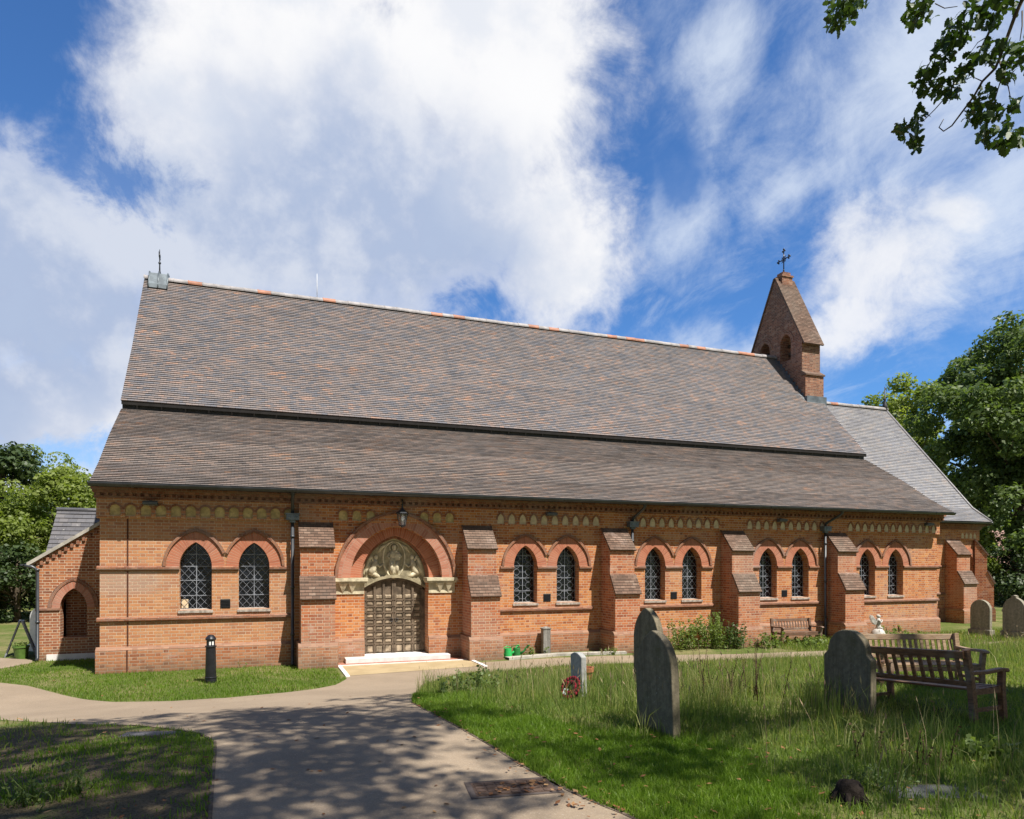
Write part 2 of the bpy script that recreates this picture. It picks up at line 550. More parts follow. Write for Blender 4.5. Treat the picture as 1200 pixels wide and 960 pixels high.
def tile_mat(name, stops, rough=0.62, spec=0.5, gw=0.165, gl=0.1, dirt=0.12):
    m, N, b, o = new_mat(name)
    uv = N.xyz(N.n('ShaderNodeUVMap').outputs[0])
    pos = N.n('ShaderNodeNewGeometry').outputs['Position']
    r = N.m('DIVIDE', uv[1], gl)
    row, fv = N.m('FLOOR', r), N.m('FRACT', r)
    q = N.m('ADD', N.m('DIVIDE', uv[0], gw), N.m('MULTIPLY', N.m('MODULO', N.m('ABSOLUTE', row), 2.0), 0.5))
    k, p = N.m('FLOOR', q), N.m('FRACT', q)
    rnd = N.white(N.comb(k, row, 1.3))
    big = N.noise(pos, 0.35, 4.0, 0.6)
    patch = N.noise(N.comb(N.m('MULTIPLY', uv[0], 0.9), N.m('MULTIPLY', uv[1], 2.4), 0.0), 0.9, 4.0, 0.65)
    c = N.ramp(N.m('ADD', N.m('MULTIPLY', rnd, 0.62), N.m('MULTIPLY', N.step(patch, 0.3, 0.7), 0.38)), stops)
    c = N.mix(N.m('MULTIPLY', N.step(big, 0.42, 0.66), dirt), c, (0.145, 0.125, 0.11))
    gr = N.noise(pos, 45.0, 4.0, 0.7)
    c = N.mix(N.m('MULTIPLY', N.step(gr, 0.45, 0.75), 0.25), c, (0.30, 0.28, 0.25))
    lich = N.m('MULTIPLY', N.step(N.noise(pos, 9.0, 5.0, 0.7), 0.62, 0.70), N.step(N.noise(pos, 0.5, 3.0), 0.46, 0.64))
    c = N.mix(N.m('MULTIPLY', lich, 0.7), c, (0.42, 0.41, 0.36))
    gap = N.step(N.m('MULTIPLY', N.m('MINIMUM', p, N.m('SUBTRACT', 1.0, p)), gw), 0.001, 0.005)
    c = N.mix(gap, (0.03, 0.025, 0.022), c)
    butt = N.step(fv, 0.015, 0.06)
    c = N.mix(butt, N.mix(1.0, c, (0.62, 0.61, 0.61), 'MULTIPLY'), c)  # shade on the undersides of the tile butts, painted as darker colour
    b.inputs['Sheen Weight'].default_value = 0.30
    b.inputs['Sheen Roughness'].default_value = 0.4
    b.inputs['Sheen Tint'].default_value = (0.85, 0.9, 1.0, 1)
    N.set(b.inputs['Base Color'], c)
    b.inputs['Roughness'].default_value = rough
    b.inputs['Specular IOR Level'].default_value = spec
    bp = N.n('ShaderNodeBump')
    bp.inputs['Strength'].default_value = 0.6
    bp.inputs['Distance'].default_value = 0.008
    N.set(bp.inputs['Height'], N.m('ADD', N.m('MULTIPLY', gap, 0.6), N.m('ADD', N.m('MULTIPLY', rnd, 0.9), N.m('MULTIPLY', gr, 0.3))))
    N.t.links.new(bp.outputs[0], b.inputs['Normal'])
    return m


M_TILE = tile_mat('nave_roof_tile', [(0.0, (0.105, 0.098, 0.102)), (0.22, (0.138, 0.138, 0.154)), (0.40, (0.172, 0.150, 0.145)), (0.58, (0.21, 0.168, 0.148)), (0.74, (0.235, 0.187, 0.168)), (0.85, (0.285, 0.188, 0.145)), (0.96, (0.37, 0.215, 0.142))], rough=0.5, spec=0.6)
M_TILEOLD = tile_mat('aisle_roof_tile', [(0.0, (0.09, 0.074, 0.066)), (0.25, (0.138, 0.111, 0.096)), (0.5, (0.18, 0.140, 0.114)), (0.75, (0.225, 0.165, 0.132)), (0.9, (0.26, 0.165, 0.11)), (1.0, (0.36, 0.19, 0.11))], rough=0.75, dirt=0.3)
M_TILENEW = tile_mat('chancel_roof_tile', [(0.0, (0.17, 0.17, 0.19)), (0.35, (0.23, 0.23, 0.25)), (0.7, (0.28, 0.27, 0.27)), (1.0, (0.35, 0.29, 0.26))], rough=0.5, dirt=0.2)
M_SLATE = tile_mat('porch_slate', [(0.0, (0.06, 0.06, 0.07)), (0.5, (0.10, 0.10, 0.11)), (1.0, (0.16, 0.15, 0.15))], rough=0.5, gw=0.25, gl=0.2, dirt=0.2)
M_RIDGE = plain('ridge_tile', (0.33, 0.31, 0.31), 0.6, 0.4, var=0.3, scale=3)
M_RIDGEORANGE = plain('ridge_tile_orange', (0.40, 0.18, 0.11), 0.6, 0.4, var=0.3, scale=3)
M_IRON = plain('black_cast_iron', (0.042, 0.047, 0.055), 0.36, 0.5, var=0.3, scale=4)
M_BLACK = plain('black_paint', (0.016, 0.016, 0.02), 0.32, 0.5, var=0.3)
M_LEAD = plain('lead', (0.16, 0.19, 0.21), 0.45, 0.5, metal=0.3, var=0.35, scale=3)
M_LEADDARK = plain('dark_lead', (0.045, 0.047, 0.052), 0.5, 0.4, var=0.3, scale=3)
M_CREAM = plain('yellow_stone', (0.58, 0.44, 0.20), 0.85, 0.2, var=0.3, scale=8, bump=0.3)
M_STONE = plain('carved_stone', (0.60, 0.53, 0.37), 0.85, 0.2, var=0.35, scale=6, bump=0.3)
M_STONESHADE = plain('shaded_weathered_ground', (0.36, 0.31, 0.20), 0.9, 0.2, var=0.4, scale=5, bump=0.4)  # weathered ground, darkened to paint in the shade of the deep carving
M_NICHE = plain('cream_niche_stone', (0.66, 0.53, 0.35), 0.85, 0.2, var=0.2, scale=8)
M_STEP = plain('white_stone_step', (0.72, 0.68, 0.66), 0.7, 0.3, var=0.12, scale=5)
M_SILL = plain('grey_sill', (0.40, 0.34, 0.29), 0.8, 0.3, var=0.4, scale=12)
M_LATTICE = plain('window_guard_metal', (0.30, 0.32, 0.36), 0.4, 0.5, metal=0.2, var=0.4, scale=5)
M_WHITE = plain('white_paint', (0.75, 0.75, 0.73), 0.6, 0.3, var=0.12)
M_OAKDOOR = plain('weathered_oak', (0.36, 0.285, 0.20), 0.8, 0.2, var=0.55, scale=5, bump=0.5, bscale=25)
M_DARKOAKSHADE = plain('dark_shaded_oak', (0.15, 0.112, 0.078), 0.8, 0.2, var=0.4, scale=5, bump=0.4)
M_MESHGREY = plain('grey_metal_box', (0.10, 0.11, 0.12), 0.5, 0.4, var=0.2)
M_VENT = plain('air_brick_iron', (0.018, 0.018, 0.02), 0.7, 0.2)
M_WOODSOFFIT = plain('soffit_board', (0.02, 0.018, 0.017), 0.8, 0.2)
M_CONC = plain('pale_concrete', (0.42, 0.39, 0.34), 0.85, 0.2, var=0.25, scale=4, bump=0.3)
M_BRONZE = plain('bell_bronze', (0.10, 0.08, 0.05), 0.45, 0.5, metal=0.7)
M_COPPER = plain('rusty_tape', (0.10, 0.04, 0.025), 0.8, 0.2)

m, N, b, o = new_mat('dark_glass')
tc = N.n('ShaderNodeTexCoord').outputs['Object']
N.set(b.inputs['Base Color'], N.mix(N.step(N.noise(tc, 7.0, 2.0), 0.4, 0.65), (0.004, 0.005, 0.007), (0.014, 0.016, 0.022)))
b.inputs['Roughness'].default_value = 0.12
b.inputs['Specular IOR Level'].default_value = 0.6
bp = N.n('ShaderNodeBump'); bp.inputs['Strength'].default_value = 0.45; bp.inputs['Distance'].default_value = 0.02
N.set(bp.inputs['Height'], N.noise(tc, 9.0, 2.0)); N.t.links.new(bp.outputs[0], b.inputs['Normal'])
M_GLASS = m
m, N, b, o = new_mat('clear_lantern_glass')
b.inputs['Base Color'].default_value = (0.9, 0.92, 0.92, 1)
b.inputs['Transmission Weight'].default_value = 0.9
b.inputs['Roughness'].default_value = 0.15
b.inputs['IOR'].default_value = 1.2
M_CLEAR = m


def stone_mat(name, col, lichen=(0.12, 0.15, 0.06), amt=0.5, streak=0.5):
    m, N, b, o = new_mat(name)
    tc = N.n('ShaderNodeTexCoord').outputs['Object']
    p = N.xyz(tc)
    n1 = N.noise(tc, 2.6, 7.0, 0.65)
    n2 = N.noise(tc, 14.0, 6.0, 0.7)
    n3 = N.noise(N.comb(N.m('MULTIPLY', p[0], 12.0), N.m('MULTIPLY', p[1], 12.0), N.m('MULTIPLY', p[2], 0.9)), 1.0, 4.0, 0.6)
    c = N.mix(N.step(n2, 0.3, 0.7), tuple(x * 0.6 for x in col), col)
    c = N.mix(N.m('MULTIPLY', N.step(n3, 0.42, 0.66), streak), c, tuple(x * 0.35 for x in col))
    c = N.mix(N.m('MULTIPLY', N.step(n1, 0.45, 0.7), amt), c, lichen)
    c = N.mix(N.m('MULTIPLY', N.step(N.noise(tc, 22.0, 4.0, 0.7), 0.64, 0.70), 0.5), c, (0.42, 0.42, 0.36))
    N.set(b.inputs['Base Color'], c)
    b.inputs['Roughness'].default_value = 0.9
    b.inputs['Specular IOR Level'].default_value = 0.2
    bp = N.n('ShaderNodeBump'); bp.inputs['Strength'].default_value = 0.5; bp.inputs['Distance'].default_value = 0.01
    N.set(bp.inputs['Height'], n2); N.t.links.new(bp.outputs[0], b.inputs['Normal'])
    return m


M_HSDARK = stone_mat('lichened_dark_stone', (0.235, 0.20, 0.135), (0.115, 0.11, 0.05), 0.7, 0.6)
M_HSGREY = stone_mat('pale_grey_stone', (0.42, 0.42, 0.40), (0.22, 0.24, 0.17), 0.3, 0.2)
M_HSBUFF = stone_mat('buff_grey_stone', (0.34, 0.31, 0.24), (0.18, 0.17, 0.11), 0.5, 0.4)
M_POSTSTONE = stone_mat('grey_post_stone', (0.33, 0.31, 0.28), (0.10, 0.10, 0.08), 0.5, 0.7)
M_SLABGREY = stone_mat('ledger_stone', (0.12, 0.12, 0.115), (0.12, 0.13, 0.08), 0.5, 0.2)


def wood_mat(name, col, dark):
    m, N, b, o = new_mat(name)
    tc = N.n('ShaderNodeTexCoord').outputs['Object']
    g = N.noise(N.vm('MULTIPLY', tc, (3.0, 22.0, 22.0)), 2.0, 5.0, 0.65)
    c = N.mix(N.step(g, 0.3, 0.7), dark, col)
    c = N.mix(N.m('MULTIPLY', N.step(N.noise(tc, 5.0, 5.0), 0.5, 0.72), 0.4), c, (0.30, 0.27, 0.22))
    N.set(b.inputs['Base Color'], c)
    b.inputs['Roughness'].default_value = 0.55
    b.inputs['Specular IOR Level'].default_value = 0.4
    bp = N.n('ShaderNodeBump'); bp.inputs['Strength'].default_value = 0.4; bp.inputs['Distance'].default_value = 0.005
    N.set(bp.inputs['Height'], g); N.t.links.new(bp.outputs[0], b.inputs['Normal'])
    return m


M_BENCHDARK = wood_mat('dark_bench_teak', (0.28, 0.145, 0.07), (0.12, 0.06, 0.032))
M_BENCHMID = wood_mat('weathered_bench_teak', (0.36, 0.245, 0.145), (0.17, 0.105, 0.06))
M_BENCHFAR = wood_mat('red_brown_bench_teak', (0.19, 0.105, 0.065), (0.09, 0.05, 0.03))


def leaf_mat(name, cols, trans=0.35, rough=0.5, spec=0.35, scale=0.35):
    m, N, b, o = new_mat(name)
    g = N.n('ShaderNodeNewGeometry')
    rnd = g.outputs['Random Per Island']
    big = N.noise(g.outputs['Position'], scale, 3.0)
    c = N.ramp(N.m('ADD', N.m('MULTIPLY', rnd, 0.6), N.m('MULTIPLY', N.step(big, 0.3, 0.7), 0.4)), cols)
    N.set(b.inputs['Base Color'], c)
    b.inputs['Roughness'].default_value = rough
    b.inputs['Specular IOR Level'].default_value = spec
    tr = N.n('ShaderNodeBsdfTranslucent')
    N.set(tr.inputs['Color'], N.mix(1.0, c, (1.5, 1.6, 0.7), 'MULTIPLY'))
    mx = N.n('ShaderNodeMixShader')
    mx.inputs[0].default_value = trans
    N.t.links.new(b.outputs[0], mx.inputs[1])
    N.t.links.new(tr.outputs[0], mx.inputs[2])
    N.t.links.new(mx.outputs[0], o.inputs[0])
    return m


M_LEAFOAK = leaf_mat('oak_leaf', [(0, (0.035, 0.075, 0.014)), (0.5, (0.06, 0.115, 0.02)), (1, (0.10, 0.16, 0.03))], 0.35)
M_LEAFTWIG = leaf_mat('oak_twig_leaf', [(0, (0.024, 0.05, 0.010)), (0.5, (0.038, 0.072, 0.014)), (1, (0.065, 0.11, 0.022))], 0.22)
M_LEAFLIME = leaf_mat('broad_leaf_light', [(0, (0.12, 0.165, 0.035)), (0.5, (0.185, 0.235, 0.05)), (1, (0.25, 0.29, 0.085))], 0.45)
M_LEAFDARK = leaf_mat('dark_yew_needle', [(0, (0.026, 0.048, 0.015)), (0.5, (0.042, 0.07, 0.02)), (1, (0.07, 0.10, 0.03))], 0.2)
M_LEAFSYC = leaf_mat('broad_leaf_deep', [(0, (0.062, 0.10, 0.03)), (0.5, (0.10, 0.148, 0.044)), (1, (0.155, 0.205, 0.07))], 0.36)
M_LEAFWEED = leaf_mat('weed_leaf', [(0, (0.09, 0.14, 0.03)), (0.5, (0.16, 0.22, 0.055)), (1, (0.24, 0.29, 0.10))], 0.42, scale=2)
M_BARK = plain('bark', (0.11, 0.085, 0.06), 0.9, 0.1, var=0.5, scale=8, bump=0.8, bscale=14)
M_LAWN = leaf_mat('lawn_grass_blade', [(0, (0.085, 0.155, 0.014)), (0.5, (0.135, 0.225, 0.022)), (0.85, (0.185, 0.27, 0.035)), (1, (0.28, 0.28, 0.08))], 0.45, 0.5, 0.3, 0.6)
M_LAWNDRY = leaf_mat('dry_lawn_blade', [(0, (0.09, 0.145, 0.03)), (0.5, (0.16, 0.23, 0.045)), (0.8, (0.26, 0.27, 0.085)), (1, (0.45, 0.39, 0.20))], 0.45, 0.6, 0.25, 0.7)
M_MEADOW = leaf_mat('meadow_grass_blade', [(0, (0.085, 0.14, 0.03)), (0.45, (0.175, 0.24, 0.06)), (0.75, (0.31, 0.32, 0.12)), (1, (0.50, 0.43, 0.24))], 0.45, 0.6, 0.25, 0.8)
M_SEED = leaf_mat('seed_head', [(0, (0.20, 0.14, 0.09)), (0.5, (0.32, 0.24, 0.15)), (1, (0.42, 0.34, 0.22))], 0.2, 0.8, 0.1, 1.0)
M_DOCK = leaf_mat('dock_seed', [(0, (0.05, 0.03, 0.02)), (0.5, (0.10, 0.065, 0.04)), (1, (0.16, 0.12, 0.06))], 0.1, 0.8, 0.1, 1.0)
M_DEADLEAF = leaf_mat('dead_leaf', [(0, (0.12, 0.05, 0.025)), (0.5, (0.22, 0.10, 0.045)), (1, (0.34, 0.22, 0.11))], 0.1, 0.8, 0.1, 1.0)


# ------------------------------------------------------------------ ground, path, kerbs
PATH_UV = [(-60, 781), (0, 782), (38, 773.5), (34, 771), (0, 768), (-60, 765)]           # (helper outlines below are photograph points put on the ground)
LAWN_A = [on_ground(*p) for p in [(-30, 797), (33, 804), (67, 813), (100, 820), (133, 823), (200, 822), (267, 818), (333, 812), (367, 808), (393, 803), (406, 796), (397, 782)]]
PATH_OUT = ([on_ground(*p) for p in [(-60, 790), (-30, 797), (33, 804), (67, 813), (100, 820), (133, 823), (200, 822), (267, 818), (333, 812), (367, 808), (393, 803), (406, 796)]]
            + [Vector((1.95, -2.3, 0)), Vector((1.88, -0.12, 0)), Vector((5.34, -0.12, 0)), Vector((5.4, -1.35, 0)), Vector((6.6, -1.2, 0)), Vector((9.2, -1.25, 0)), Vector((13.0, -2.25, 0)), Vector((16.5, -2.6, 0)), Vector((22, -2.7, 0)), Vector((23.5, -2.6, 0)),
               Vector((23.5, -3.5, 0)), Vector((16.5, -3.75, 0)), Vector((12.5, -3.55, 0)), Vector((9.0, -2.75, 0)), Vector((7.0, -2.6, 0)), Vector((5.6, -3.0, 0))]
            + [on_ground(*p) for p in [(545, 789), (515, 796), (497, 805), (485, 814), (483, 824), (496, 831), (517, 842), (545, 857), (573, 873), (614, 899), (653, 921), (697, 941), (730, 954), (775, 975), (860, 1015), (960, 1060)]]
            + [Vector((4.6, -18, 0)), Vector((5.2, -22, 0)), Vector((-1.5, -22, 0)), Vector((-0.6, -17, 0))]
            + [on_ground(*p) for p in [(246, 985), (246, 960), (249, 917), (252, 884), (252, 870), (234, 860), (195, 854), (152, 850), (87, 849), (0, 844), (-60, 841)]])
PATH_OUT = [(p.x, p.y) for p in PATH_OUT]
WEST_PATH = [(-9.5, 4.6), (-5.9, 2.2), (-5.0, 1.3), (-4.6, 0.4)]


def in_poly(x, y, poly):
    x, y = np.asarray(x), np.asarray(y)
    r = np.zeros(x.shape, bool)
    n = len(poly)
    for i in range(n):
        x0, y0 = poly[i]
        x1, y1 = poly[(i + 1) % n]
        c = ((y0 > y) != (y1 > y)) & (x < (x1 - x0) * (y - y0) / (y1 - y0 + 1e-12) + x0)
        r ^= c
    return r


def draped(name, poly, mat, lift, kind='structure', parent=None):
    """a flat sheet that follows the ground"""
    bm = bmesh.new()
    bm.faces.new([bm.verts.new((x, y, 0)) for x, y in poly])
    bmesh.ops.triangulate(bm, faces=bm.faces[:])
    ys = [p[1] for p in poly]
    k = math.floor(min(ys) / 0.25)
    while k * 0.25 < max(ys):
        bmesh.ops.bisect_plane(bm, geom=bm.verts[:] + bm.edges[:] + bm.faces[:], plane_co=(0, k * 0.25, 0), plane_no=(0, 1, 0))
        k += 1
    for v in bm.verts:
        v.co.z = gh(v.co.x, v.co.y) + lift
    bmesh.ops.recalc_face_normals(bm, faces=bm.faces[:])
    if sum(f.normal.z for f in bm.faces) < 0:
        bmesh.ops.reverse_faces(bm, faces=bm.faces[:])
    me = bpy.data.meshes.new(name)
    bm.to_mesh(me)
    bm.free()
    me.materials.append(mat)
    o = bpy.data.objects.new(name, me)
    COL.objects.link(o)
    if kind: o['kind'] = kind
    return o


m, N, b, o = new_mat('ground_turf')
pos = N.n('ShaderNodeNewGeometry').outputs['Position']
n1 = N.noise(pos, 0.55, 6.0, 0.62)
n2 = N.noise(pos, 5.0, 6.0, 0.7)
n3 = N.noise(pos, 45.0, 4.0, 0.7)
c = N.mix(N.step(n2, 0.3, 0.7), (0.07, 0.11, 0.022), (0.15, 0.18, 0.045))
c = N.mix(N.step(n1, 0.42, 0.66), c, (0.25, 0.22, 0.10))
c = N.mix(N.m('MULTIPLY', N.step(n2, 0.52, 0.66), 0.55), c, (0.10, 0.075, 0.045))
pp = N.xyz(pos)
soil = N.m('MULTIPLY', N.step(N.noise(pos, 1.1, 6.0, 0.65), 0.30, 0.44), N.m('MULTIPLY', N.step(pp[0], 0.25, -0.2), N.step(pp[1], -8.0, -9.0)))
c = N.mix(N.m('MULTIPLY', soil, 0.85), c, N.mix(N.step(n3, 0.35, 0.65), (0.055, 0.037, 0.025), (0.21, 0.155, 0.105)))
c = N.mix(N.m('MULTIPLY', N.step(n3, 0.4, 0.7), 0.4), c, (0.03, 0.035, 0.012))
N.set(b.inputs['Base Color'], c)
b.inputs['Roughness'].default_value = 0.95
b.inputs['Specular IOR Level'].default_value = 0.1
bp = N.n('ShaderNodeBump'); bp.inputs['Strength'].default_value = 0.9; bp.inputs['Distance'].default_value = 0.05
N.set(bp.inputs['Height'], N.m('ADD', n2, N.m('MULTIPLY', n3, 0.5))); N.t.links.new(bp.outputs[0], b.inputs['Normal'])
M_TURF = m

m, N, b, o = new_mat('bound_gravel_path')
pos = N.n('ShaderNodeNewGeometry').outputs['Position']
n1 = N.noise(pos, 0.6, 5.0, 0.6)
n3 = N.noise(pos, 120.0, 3.0, 0.75)
n2 = N.noise(pos, 9.0, 5.0, 0.65)
c = N.mix(N.step(n1, 0.35, 0.65), (0.275, 0.212, 0.146), (0.335, 0.260, 0.180))
c = N.mix(N.m('MULTIPLY', N.step(n3, 0.35, 0.7), 0.6), c, (0.15, 0.115, 0.085))
c = N.mix(N.m('MULTIPLY', N.step(N.noise(pos, 60.0, 2.0, 0.6), 0.58, 0.70), 0.5), c, (0.46, 0.40, 0.32))
c = N.mix(N.m('MULTIPLY', N.step(n2, 0.52, 0.74), 0.3), c, (0.20, 0.155, 0.12))
N.set(b.inputs['Base Color'], c)
b.inputs['Roughness'].default_value = 0.9
b.inputs['Specular IOR Level'].default_value = 0.2
bp = N.n('ShaderNodeBump'); bp.inputs['Strength'].default_value = 0.6; bp.inputs['Distance'].default_value = 0.006
N.set(bp.inputs['Height'], n3); N.t.links.new(bp.outputs[0], b.inputs['Normal'])
M_PATH = m

xs = np.unique(np.concatenate([np.linspace(-900, -30, 30), np.linspace(-30, 40, 141), np.linspace(40, 900, 30)]))
ys = np.unique(np.round(np.concatenate([np.linspace(-400, -30, 20), np.arange(-30, 6.01, 0.25), np.linspace(6, 900, 50)]), 3))
gx, gy = np.meshgrid(xs, ys)
gv = np.stack([gx, gy, ground_h(gx, gy)], -1).reshape(-1, 3)
nx = len(xs)
ii = (np.arange(len(ys) - 1)[:, None] * nx + np.arange(nx - 1)[None, :]).ravel()
terr = np_mesh('ground', gv, None, M_TURF, faces=np.stack([ii, ii + 1, ii + nx + 1, ii + nx], -1))
terr['kind'] = 'structure'
draped('path', PATH_OUT, M_PATH, 0.004)
PATH_W = [(-12, 7.5), (-8, 5.2), (-5.7, 3.3), (-5.55, 2.6), (-6.1, 1.4), (-7.2, 0.2), (-9.5, -0.6), (-12, -0.9)]
draped('path', PATH_W, M_PATH, 0.008)


def edging(name, pts, w, h, mat):
    mb = MB()
    P = [Vector((x, y, 0)) for x, y in pts]
    fine_p = []
    for a, b2 in zip(P[:-1], P[1:]):
        n = max(1, int((b2 - a).length / 0.25))
        fine_p += [a.lerp(b2, k / n) for k in range(n)]
    fine_p.append(P[-1])
    vs, fs = [], []
    for i, p in enumerate(fine_p):
        t = (fine_p[min(i + 1, len(fine_p) - 1)] - fine_p[max(i - 1, 0)]).normalized()
        s = Vector((-t.y, t.x, 0)) * w / 2
        z = gh(p.x, p.y)
        for q, dz in ((p - s, -0.1), (p - s, h), (p + s, h), (p + s, -0.1)):
            vs.append((q.x, q.y, z + dz))
    for i in range(len(fine_p) - 1):
        for k in range(3):
            fs.append((i * 4 + k, i * 4 + k + 1, i * 4 + 5 + k, i * 4 + 4 + k))
    mb.add(vs, fs)
    o = mb.build(name, mat)
    o['kind'] = 'structure'
    return o


n_out = len(PATH_OUT)
right_edge = PATH_OUT[28:44]
M_EDGE = plain('edging_strip', (0.15, 0.115, 0.085), 0.9, 0.1, var=0.4, scale=6)
edging('kerb_path', right_edge, 0.03, 0.009, M_EDGE)
edging('kerb_path', PATH_OUT[48:56], 0.03, 0.009, M_EDGE)
# threshold pad of ribbed buff paving in front of the doors with its pale border
m, N, b, o = new_mat('buff_ribbed_paving')
pos = N.n('ShaderNodeNewGeometry').outputs['Position']
rib = N.m('SINE', N.m('MULTIPLY', N.xyz(pos)[1], 75.0))
c = N.mix(N.step(N.noise(pos, 2.0, 5.0), 0.35, 0.65), (0.36, 0.27, 0.145), (0.43, 0.33, 0.185))
c = N.mix(N.m('MULTIPLY', N.step(rib, -0.2, 0.6), 0.3), c, (0.26, 0.19, 0.10))
N.set(b.inputs['Base Color'], c); b.inputs['Roughness'].default_value = 0.9
bp = N.n('ShaderNodeBump'); bp.inputs['Strength'].default_value = 0.5; bp.inputs['Distance'].default_value = 0.01
N.set(bp.inputs['Height'], rib); N.t.links.new(bp.outputs[0], b.inputs['Normal'])
draped('path_threshold', [(2.0, -2.35), (2.0, -0.75), (5.35, -0.75), (5.35, -1.95)], m, 0.009)
draped('path_brick_strip', [(1.96, -0.74), (1.96, -0.12), (5.33, -0.12), (5.33, -0.74)], plain('red_brick_paving', (0.34, 0.15, 0.10), 0.9, 0.2, scale=20), 0.010)
mb = MB()
mb.box(1.9, 1.995, -2.5, -0.68, 0.0, 0.03); mb.box(1.995, 5.36, -0.76, -0.68, 0.0, 0.024); mb.box(5.36, 5.46, -2.1, -0.68, 0.0, 0.028)
kb = mb.build('kerb_threshold', M_STEP); kb['kind'] = 'structure'
edging('kerb_ledge', [(6.35, -1.05), (8.0, -0.75), (10.0, -1.05)], 0.24, 0.07, M_CONC)

# ------------------------------------------------------------------ the church
X0, X1 = -3.5, 23.75                     # aisle wall from west to east
BAYS = [-0.755, 7.98, 12.32, 16.67, 21.02]
BUTT = [1.42, 5.80, 10.16, 14.50, 18.82]
church = empty('church', (0, 0, 0), 0, 'long red brick Gothic church with steep tiled roofs, pointed windows and a bellcote', 'church')


def arch_pts(xc, a, zs, rise, n=10):
    """two centred arch from left springing to right springing"""
    r = (a * a + rise * rise) / (2 * a)
    th = math.atan2(rise, r - a)
    pts = []
    for i in range(n + 1):
        t = th * i / n
        pts.append((xc + (r - a) - r * math.cos(t), zs + r * math.sin(t)))
    return pts + [(2 * xc - x, z) for x, z in reversed(pts[:-1])]


def opening(xc, a, z0, zs, rise, n=10):
    return [(xc - a, z0)] + arch_pts(xc, a, zs, rise, n) + [(xc + a, z0)]


def arch_ring(mb, xc, zs, a0, r0, a1, r1, y_front, y_back, n=16, clip=None, P=None):
    """arched band between an inner and an outer arch with UVs along the arc"""
    P = P or (lambda x, y, z: (x, y, z))
    A, B = arch_pts(xc, a0, zs, r0, n), arch_pts(xc, a1, zs, r1, n)
    s, u = [0.0], 0.0
    for i in range(1, len(A)):
        mx = ((A[i][0] + B[i][0]) / 2 - (A[i - 1][0] + B[i - 1][0]) / 2, (A[i][1] + B[i][1]) / 2 - (A[i - 1][1] + B[i - 1][1]) / 2)
        u += math.hypot(*mx)
        s.append(u)
    w = math.hypot(A[0][0] - B[0][0], A[0][1] - B[0][1])
    if clip is not None:
        keep = [i for i in range(len(A)) if clip(B[i][0])]
    else:
        keep = list(range(len(A)))
    for i, j in zip(keep[:-1], keep[1:]):
        if j != i + 1:
            continue
        fr = [P(A[i][0], y_front, A[i][1]), P(A[j][0], y_front, A[j][1]), P(B[j][0], y_front, B[j][1]), P(B[i][0], y_front, B[i][1])]
        bk = [P(A[i][0], y_back, A[i][1]), P(A[j][0], y_back, A[j][1]), P(B[j][0], y_back, B[j][1]), P(B[i][0], y_back, B[i][1])]
        h = abs(y_back - y_front)
        mb.add(fr + bk, [(0, 1, 2, 3), (4, 5, 1, 0), (3, 2, 6, 7)],
               [[(s[i], .02), (s[j], .02), (s[j], w + .02), (s[i], w + .02)], [(s[i], .02), (s[j], .02), (s[j], .02 + h), (s[i], .02 + h)], [(s[i], .02), (s[j], .02), (s[j], .02 + h), (s[i], .02 + h)]])
    for i in (keep[0], keep[-1]):
        mb.add([P(A[i][0], y_front, A[i][1]), P(B[i][0], y_front, B[i][1]), P(B[i][0], y_back, B[i][1]), P(A[i][0], y_back, A[i][1])], [(0, 1, 2, 3)])


W_A, W_Z0, W_ZS, W_RISE = 0.365, 1.47, 2.54, 0.60
DOOR_X, DOOR_ZS = 3.55, 2.2
ident = lambda x, z, y=0.0: (x, y, z)
# --- aisle wall, one sheet per bay so the openings tessellate cleanly, all in one mesh
mb = MB()
Z_FR = 3.70
edges_x = [X0] + [(BUTT[0]), BUTT[1], BUTT[2], BUTT[3], BUTT[4], X1]
wins = [(c + s * 0.675, bi) for bi, c in enumerate(BAYS) for s in (-1, 1)]
for k in range(6):
    xa, xb = edges_x[k], edges_x[k + 1]
    hs = [opening(xc, W_A, W_Z0, W_ZS, W_RISE) for xc, bi in wins if xa < xc < xb]
    depth = (0, 0.34, 0)
    if k == 1:
        outer = [(xa, 0), (DOOR_X - 0.87, 0), (DOOR_X - 0.87, DOOR_ZS)] + arch_pts(DOOR_X, 1.24, DOOR_ZS, 1.40, 14)[0:] + [(DOOR_X + 0.87, DOOR_ZS), (DOOR_X + 0.87, 0), (xb, 0), (xb, Z_FR), (xa, Z_FR)]
        mb.plate(outer, [], lambda x, z: (x, 0, z))
    else:
        mb.plate([(xa, 0), (xb, 0), (xb, Z_FR), (xa, Z_FR)], hs, lambda x, z: (x, 0, z), depth)
# door reveals
for sx in (-1, 1):
    x = DOOR_X + sx * 0.87
    mb.add([(x, 0, 0), (x, 0.5, 0), (x, 0.5, DOOR_ZS), (x, 0, DOOR_ZS)], [(0, 1, 2, 3)])
# west and east ends, upper wall behind the frieze
mb.add([(X0, 0, 0), (X0, 15.14, 0), (X0, 15.14, 4.5), (X0, 11.9, 6.9), (X0, 7.57, 12.1), (X0, 3.25, 6.9), (X0, 0, 4.5)], [list(range(7))])
mb.add([(X1, 0, 0), (X1, 15.14, 0), (X1, 15.14, 4.5), (X1, 11.9, 6.9), (X1, 7.57, 12.1), (X1, 3.25, 6.9), (X1, 0, 4.5)], [list(range(7))])
mb.add([(X0, 15.14, 0), (X1, 15.14, 0), (X1, 15.14, 4.5), (X0, 15.14, 4.5)], [(0, 1, 2, 3)])
mb.build('wall', M_BRICK, church)
